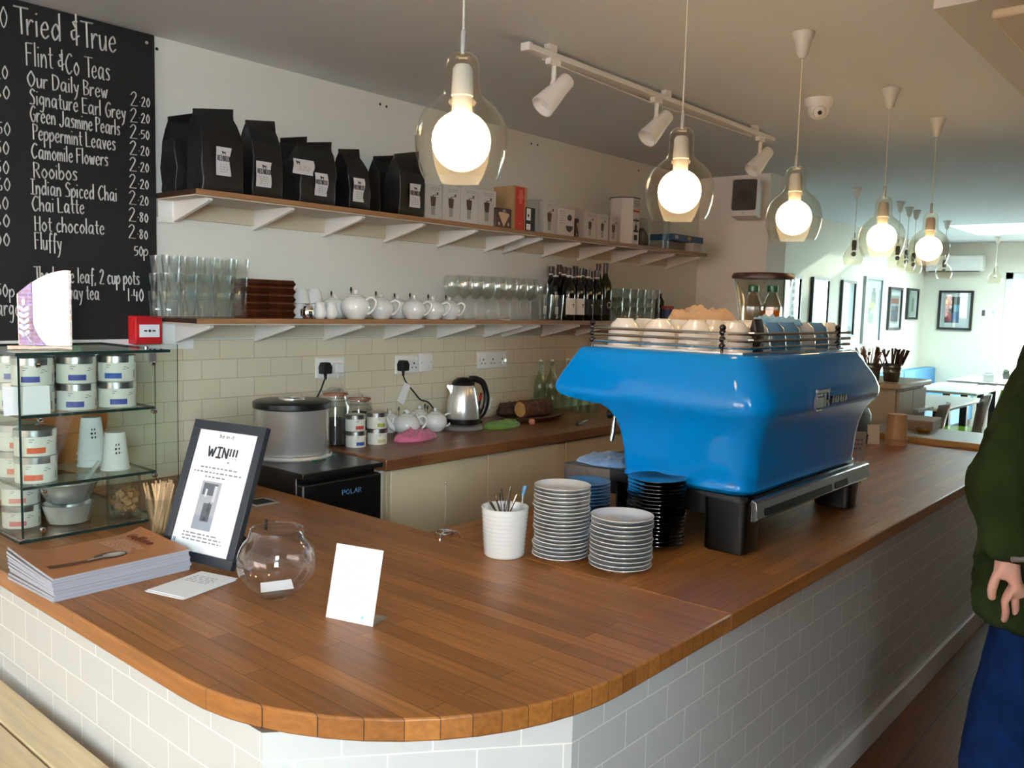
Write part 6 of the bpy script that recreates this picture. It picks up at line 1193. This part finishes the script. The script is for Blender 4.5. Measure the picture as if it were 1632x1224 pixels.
# ------------------------------------------------------------------ dining room: banquette, tables, chairs
bnq = thing('banquette', 'long blue upholstered banquette along the back-room picture wall', 'bench seat', (9.0, 3.0, 0)); bm2 = pm('blue_upholstery', (72, 128, 168), .7)
MB().bx(-2.4, 2.74, -.42, .02, .10, .44).build('seat', bm2, bnq, bevel=.02)
for k in range(4): MB().bx(-2.4+k*1.285, -2.4+k*1.285+1.27, .03, .16, .30, .72).build('back_cushion', bm2, bnq, bevel=.02)
MB().bx(-2.35, 2.7, -.36, .14, 0, .10).build('plinth', BLACK, bnq)
topm = pm('white_tabletop', (236, 238, 236), .25); blkm = pm('black_table_base', (22, 22, 24), .4)
def table(label, x, y, w, d):
    t = thing('dining_table', label, 'table', (x, y, 0), 0, 'white dining tables'); MB().prism(rrect(-w/2, w/2, -d/2, d/2, .015), .70, .72).build('tabletop', topm, t, bevel=.003)
    for s in (-1, 1):
        MB().bx(s*w*.28-.035, s*w*.28+.035, -.03, .03, .02, .69).build('column', blkm, t); MB().bx(s*w*.28-.03, s*w*.28+.03, -d*.42, d*.42, 0, .02).build('foot', blkm, t); MB().bx(s*w*.28-.03, s*w*.28+.03, -d*.4, d*.4, .69, .6995).build('support_bar', blkm, t)
table('white dining table nearest the counter, beside the sideboard', 7.02, 1.86, 1.15, .56); table('white dining table in the middle of the back-room row', 8.55, 2.02, 1.1, .56); table('white dining table at the far end of the back-room row', 9.95, 2.06, .95, .56)
for nm, lb, x, y, z in (('napkin_holder', 'white napkin holder on the far dining table', 9.62, 1.98, .7205), ('sugar_pot', 'dark little pot on the far dining table by the wall', 10.2, 1.95, .7205)):
    t = thing(nm, lb, 'holder' if nm[0] == 'n' else 'pot', (x, y, z))
    if nm[0] == 'n': MB().bx(-.07, .07, -.05, .05, 0, .075).build('holder_body', WHITE, t, bevel=.004); MB().bx(-.06, .06, -.035, .035, .0755, .095).build('napkins', PAPER, t)
    else: MB().lathe([(0, 0), (.03, 0), (.035, .06), (0, .06)], 16).build('pot_body', pm('dark_pot', (60, 56, 50), .4), t); MB().ball((0, 0, .075), .03, 10).build('plant', pm('small_plant', (70, 80, 56), .7), t)
gch = pm('smoky_polycarbonate', (132, 132, 128), .12, alpha=.72); lch = pm('lime_polycarbonate', (140, 186, 20), .15, alpha=.92)
def chair(label, x, y, m, rz=0.0):
    t = thing('moulded_chair', label, 'chair', (x, y, 0), rz, 'moulded plastic chairs')
    MB().loft([[(a, b, z) for a, b in rrect(-.20, .20, -.2, .2, .05)] for z in (.435, .455)]).build('seat', m, t)
    rings = []
    for z, w, yo in ((.456, .17, -.185), (.55, .175, -.20), (.68, .18, -.215), (.77, .17, -.235), (.80, .145, -.24)):
        rings.append([(w*math.cos(a) if True else 0, yo-.012*math.sin(a)-.035*(math.cos(a)**2)*-1, z) for a in [2*PI*k/24 for k in range(24)]])
    MB().loft(rings).build('backrest', m, t, sharp=60)
    for sx in (-1, 1):
        for sy in (-1, 1): MB().tube([(sx*.165, sy*.165, .434), (sx*.19, sy*.20, .001)], [.019, .012], 10).build('leg', m, t)
chair('smoky clear plastic chair nearest the counter, back towards the ledge', 5.98, 1.70, gch, .1); chair('smoky clear plastic chair second along the back-room tables', 6.99, 1.67, gch, .05); chair('lime green plastic chair beyond the two smoky clear chairs', 7.64, 1.68, lch, .1)
# ------------------------------------------------------------------ framed pictures on the picture wall and end wall
frb = pm('black_picture_frame', (36, 34, 36), .4); frs = pm('silver_picture_frame', (150, 156, 162), .35, .6); mount = pm('picture_mount', (226, 230, 228), .7); pglass = glass('picture_glass', (250, 252, 252), .10, .5)
def picture(label, px, fm, art, w=None, far=False):
    """px: left, top, right, bottom in the photograph's frame, turned into a size on the wall"""
    if not far: a, b = at_y(px[0], px[1], YF), at_y(px[2], px[1], YF); c = at_y(px[0], px[3], YF); x0, W_, zt, zb = a.x, b.x-a.x, a.z, c.z
    else: a, b = at_x(px[0], px[1], XE), at_x(px[2], px[1], XE); c = at_x(px[0], px[3], XE); x0, W_, zt, zb = a.y, a.y-b.y, a.z, c.z
    H_ = zt-zb; t = thing('framed_picture', label, 'picture', ((x0, YF-.001, zb) if not far else (XE-.001, x0, zb)), 0 if not far else -PI/2, 'framed pictures in the back room'); f = .028
    m = MB()
    for u0, u1, v0, v1 in ((0, W_, 0, f), (0, W_, H_-f, H_), (0, f, f, H_-f), (W_-f, W_, f, H_-f)): m.bx(u0, u1, -.03, 0, v0, v1)
    m.build('frame', fm, t); MB().bx(f, W_-f, -.012, -.002, f, H_-f).build('mount', mount, t); MB().bx(f, W_-f, -.020, -.018, f, H_-f).build('picture_glass', pglass, t)
    m = MB(); mats = []
    for k, (u0, v0, u1, v1, c_) in enumerate(art): mats.append(pm('art_colour', c_, .8)); m.quad(*[(u*W_, -.0125-.0002*k, v*H_) for u, v in ((u0, v0), (u1, v0), (u1, v1), (u0, v1))], k)
    if mats: m.build('artwork', mats, t)
G_ = (170, 176, 178)
picture('black-framed print half hidden behind the pillar edge', (1246, 437, 1275, 534), frb, [(.55, .1+.12*k, .85, .16+.12*k, (90, 94, 96)) for k in range(7)])
picture('black-framed lettering print, second from the pillar', (1293, 441, 1320, 532), frb, [(.1, .06, .42, .94, (150, 160, 160))]+[(.58, .12+.1*k, .74, .17+.1*k, (70, 74, 78)) for k in range(8)])
picture('black-framed pale blue print, third from the pillar', (1340, 446, 1362, 538), frb, [(.12, .08, .86, .92, (196, 214, 220)), (.2, .1, .8, .2, (130, 150, 170))])
picture('tall silver-framed abstract with yellow and grey shapes', (1377, 440, 1405, 547), frs, [(.12, .06, .88, .94, (236, 238, 236)), (.42, .6, .68, .78, (150, 156, 150)), (.34, .5, .6, .62, (214, 204, 130)), (.3, .3, .58, .46, (164, 164, 156)), (.46, .72, .62, .84, (120, 126, 124))])
picture('small black-framed photograph with a reddish band', (1416, 457, 1436, 526), frb, [(.2, .14, .8, .82, (190, 186, 180)), (.2, .62, .8, .74, (176, 120, 100)), (.25, .18, .78, .56, (130, 122, 118))])
picture('smallest black-framed print, nearest the room corner', (1445, 459, 1462, 509), frb, [(.15, .1, .85, .9, (180, 196, 184)), (.45, .25, .68, .7, (70, 86, 80))])
picture('black-framed colourful collage on the end wall', (1498, 463, 1553, 525), frb, [(.2, .18, .62, .84, (70, 76, 92)), (.24, .6, .36, .82, (206, 150, 140)), (.36, .66, .5, .84, (40, 48, 70)), (.24, .2, .4, .42, (160, 60, 70)), (.4, .22, .6, .44, (50, 100, 160)), (.46, .46, .62, .64, (90, 160, 190)), (.3, .44, .44, .58, (30, 34, 44)), (.68, .18, .82, .92, (232, 236, 236))], far=True)
for k, (p0, p1, lb) in enumerate((((1563, 491), (1577, 507), 'small black and white photo pinned on the end wall'), ((1579, 492), (1590, 504), 'small pale note pinned beside the black and white photo'))):
    a, b = at_x(*p0, XE-.002), at_x(*p1, XE-.002); t = thing('pinned_note', lb, 'note', (XE-.002, a.y, b.z)); W_, H_ = a.y-b.y, a.z-b.z
    MB().bx(-.001, .001, -W_, 0, 0, H_).build('note_sheet', PAPER, t)
    m = MB(); m.quad((-.0015, -W_*.15, H_*.2), (-.0015, -W_*.5, H_*.2), (-.0015, -W_*.5, H_*.8), (-.0015, -W_*.15, H_*.8)); m.build('note_print', pm('note_grey', (90, 90, 92) if k == 0 else (200, 214, 222), .8), t)
ac = thing('air_conditioner', 'white wall-mounted air conditioning unit high on the end wall corner', 'air conditioner', (XE-.0005, 2.98, 1.93)); MB().bx(-.18, 0, -.42, .22, -.02, .17).build('unit_body', WHITE, ac, bevel=.012); MB().bx(-.182, -.10, -.38, .18, -.026, -.0205).build('air_outlet', BLACK, ac)

# ------------------------------------------------------------------ customer in a green parka at the counter
def pd(px, py, D): r = ray(px, py); return EYE+r*D
def skin(name, verts, edges, m, parent, root, sub=2, smooth_x=1.0):
    me = bpy.data.meshes.new(name); me.from_pydata([tuple(v[0]) for v in verts], edges, []); o = bpy.data.objects.new(name, me); COL.objects.link(o); o.parent = parent
    me.materials.append(m); s = o.modifiers.new('skin', 'SKIN'); s.use_smooth_shade = True; s.branch_smoothing = .4
    if not me.skin_vertices: me.attributes  # layer is made by the modifier below
    bm = bmesh.new(); bm.from_mesh(me); lay = bm.verts.layers.skin.verify()
    bm.verts.ensure_lookup_table()
    for i, v in enumerate(verts):
        r = v[1]; bm.verts[i][lay].radius = r if isinstance(r, tuple) else (r, r); bm.verts[i][lay].use_root = (i == root)
    bm.to_mesh(me); bm.free()
    b = o.modifiers.new('sub', 'SUBSURF'); b.levels = sub; b.render_levels = sub; return o
PO = Vector((2.17, .24, 0)); W2L = lambda p: Vector(p)-PO
pers = thing('person', 'person in a dark green parka and blue jeans walking along the counter, one hand lowered', 'person', tuple(PO))
skinm = pm('skin', (208, 160, 142), .5, sss=.15); hairm = pm('brown_hair', (60, 42, 30), .7, bump=.6, scale=60); park = pm('green_parka', (36, 46, 18), .95, spec=.12, mix=(27, 36, 13), scale=14, bump=.5, dist=.01); jean = pm('blue_jeans', (9, 32, 72), .95, spec=.1, mix=(6, 25, 58), scale=30, bump=.3); shoe = pm('dark_shoes', (40, 34, 30), .6)
sh, el, wr = (W2L(pd(*p, 1.85)) for p in ((1722, 505), (1600, 768), (1606, 884)))
SH2 = Vector((sh.x+.14, sh.y-.33, sh.z)); nk = (sh+SH2)/2; nk.z = sh.z+.07
el2 = SH2+Vector((.06, -.10, -.30)); wr2 = el2+Vector((-.16, .02, -.22)); pel = W2L(pd(1700, 860, 1.93)); hipR = pel+Vector((-.03, .085, -.03)); hipL = pel+Vector((.03, -.085, -.03))
kR = W2L(pd(1592, 1225, 1.87)); kL = hipL+Vector((.16, .0, -.40)); aR = Vector((kR.x+.02, kR.y+.01, .08)); aL = Vector((kL.x+.14, kL.y, .10))
kn_ = W2L(pd(1618, 925, 1.84)); d1 = (W2L(pd(1626, 968, 1.845))-W2L(pd(1606, 898, 1.85))).normalized()
vR = d1; sideV = Vector((_r.x, _r.y, _r.z)); depV = Vector((_f.x, _f.y, _f.z))
hR_ = W2L(pd(1674, 965, 1.93)); hL_ = hR_+Vector((.05, -.17, 0))
V = [(pel, (.08, .07)), (pel+Vector((0, 0, .16)), (.085, .075)), (pel+Vector((.0, .01, .34)), (.09, .075)), (nk-Vector((0, 0, .06)), (.065, .06)), (nk+Vector((0, 0, .03)), .052), (nk+Vector((-.03, 0, .11)), (.07, .08)), (nk+Vector((-.035, 0, .2)), (.078, .095)), (nk+Vector((-.02, 0, .275)), (.055, .065)),
     (sh, .036), (el, .038), (wr, .028), (SH2, .036), (el2, .038), (wr2, .028), (hR_, .050), (kR, .045), (aR, .034), (hL_, .050), (kL, .045), (aL, .034)]
E_ = [(0, 1), (1, 2), (2, 3), (3, 4), (4, 5), (5, 6), (6, 7), (3, 8), (8, 9), (9, 10), (3, 11), (11, 12), (12, 13), (0, 14), (14, 15), (15, 16), (0, 17), (17, 18), (18, 19)]
def hand(wi, w, d, s, t_, curl=.45):
    """palm with five fingers: d along the hand, s across it to the thumb side, t_ out of the back of the hand"""
    palm = len(V); V.append((w+d*.045, (.036, .017))); E_.append((wi, palm))
    pk = len(V); V.append((w+d*.074, (.036, .013))); E_.append((palm, pk))
    for k, (off, l) in enumerate(((.033, .070), (.0112, .080), (-.0112, .075), (-.032, .058))):
        b = w+d*.082+s*off; prev = pk
        for j, (fr, rr) in enumerate(((.12, .0085), (.5, .0082), (.8, .0076), (1.0, .0062))):
            q_ = b+d*(l*fr*math.cos(curl*fr))-t_*(l*fr*math.sin(curl*fr)); V.append((q_, rr)); E_.append((prev, len(V)-1)); prev = len(V)-1
    prev = palm
    for q_, rr in ((w+d*.035+s*.035, .0115), (w+d*.065+s*.05-t_*.008, .010), (w+d*.09+s*.052-t_*.016, .008)): V.append((q_, rr)); E_.append((prev, len(V)-1)); prev = len(V)-1
hand(10, wr, vR, (sideV*-1+vR*(vR.dot(sideV))).normalized(), depV*-1)
d2 = Vector((-.5, .1, -.85)).normalized(); s2 = Vector((-.85, 0, .5)).normalized(); hand(13, wr2, d2, s2, d2.cross(s2))
for a, kk in ((16, 0), (19, 0)):
    V.append((V[a][0]+Vector((-.10, 0, -.045)), (.04, .03))); E_.append((a, len(V)-1))
skin('body', V, E_, skinm, pers, 0)
hc = nk+Vector((-.03, 0, .19))
face = MB(); fx = hc.x-.078
for s in (-1, 1): face.ball((fx+.012, hc.y+s*.032, hc.z+.01), .011, 10)
face.build('eye', pm('eye', (60, 50, 44), .2), pers)
MB().loft([[(fx+.02, hc.y-.010, hc.z+.012), (fx+.02, hc.y+.010, hc.z+.012), (fx+.02, hc.y, hc.z+.014)], [(fx-.014, hc.y-.015, hc.z-.03), (fx-.014, hc.y+.015, hc.z-.03), (fx-.022, hc.y, hc.z-.024)], [(fx+.015, hc.y-.012, hc.z-.038), (fx+.015, hc.y+.012, hc.z-.038), (fx+.012, hc.y, hc.z-.04)]]).build('nose', skinm, pers)
MB().tube(crom([(fx+.012, hc.y-.026, hc.z-.064), (fx+.0, hc.y, hc.z-.062), (fx+.012, hc.y+.026, hc.z-.064)], 4), .006, 8).build('mouth', pm('lips', (176, 100, 96), .5), pers)
for s in (-1, 1): MB().ball((hc.x+.005, hc.y+s*.083, hc.z-.01), .024, 12, sz=1.3).build('ear', skinm, pers)
hm = MB(); hm.ball((hc.x+.045, hc.y, hc.z+.05), .098, 24); hm.ball((hc.x+.055, hc.y, hc.z-.01), .086, 18); hm.build('hair', hairm, pers)
# parka and jeans: lofted shells merged into one cloth surface each, with creases
def merged(mb, name, m, voxel, strength, scale, smooth=4):
    o = mb.build(name, m, pers); r = o.modifiers.new('merge', 'REMESH'); r.mode = 'VOXEL'; r.voxel_size = voxel; r.use_smooth_shade = True
    sm = o.modifiers.new('relax', 'SMOOTH'); sm.iterations = smooth; sm.factor = .6
    t_ = bpy.data.textures.new(name+'_creases', 'CLOUDS'); t_.noise_scale = scale; t_.noise_depth = 2
    d_ = o.modifiers.new('creases', 'DISPLACE'); d_.texture = t_; d_.strength = strength; d_.mid_level = .5; return o
def oval(c, rx, ry, n=24): return [(c[0]+rx*math.cos(2*PI*k/n), c[1]+ry*math.sin(2*PI*k/n), c[2]) for k in range(n)]
J = MB(); sk = W2L(pd(1682, 1000, 1.93)); sk2 = W2L(pd(1684, 900, 1.93)); ch = (sh+SH2)/2
J.loft([oval(sk, .15, .165), oval(sk+Vector((0, 0, .03)), .16, .172), oval(sk2, .155, .165), oval(pel+Vector((0, .01, .13)), .145, .15), oval(pel+Vector((0, .01, .27)), .14, .16), oval(Vector((ch.x, ch.y, sh.z-.10)), .13, .18), oval(Vector((ch.x, ch.y, sh.z+.0)), .11, .17), oval(Vector((ch.x, ch.y, sh.z+.05)), .09, .11), oval(nk+Vector((.01, 0, .04)), .075, .075)])
for a_, b_, c_ in ((sh, el, wr), (SH2, el2, wr2)):
    pts = crom([a_, (a_+b_)/2, b_, (b_+c_)/2, c_+(c_-b_).normalized()*.012], 4); n_ = len(pts)
    J.tube(pts, [.085, .082, .079, .077, .075, .074, .073, .072, .072, .070, .067, .063, .060, .057, .055, .052, .049][:n_], 16)
merged(J, 'parka', park, .014, .020, .05)
K = MB()
K.loft([oval(pel+Vector((0, 0, z)), .12, .15) for z in (-.10, .02, .06)])
for h_, k_, a_ in ((hR_, kR, aR), (hL_, kL, aL)): K.tube([h_, (h_+k_)/2, k_, (k_+a_)/2, a_+Vector((0, 0, -.02))], [.105, .098, .084, .076, .068], 18)
merged(K, 'jeans', jean, .014, .010, .07)
for a in (aR, aL): MB().loft([[(a.x+x, a.y+y*s, z) for x, y in rrect(-.20*e, .08*e, -.048, .048, .045)] for z, s, e in ((.001, 1, 1), (.03, 1.02, 1), (.06, .9, .9), (.095, .75, .5))]).build('shoe', shoe, pers, sub=1)
MB().tube([tuple(wr+depV*-.05+sideV*-.02), tuple(wr+depV*-.052+sideV*.03)], .006, 8).build('cuff_snap', STEEL, pers)
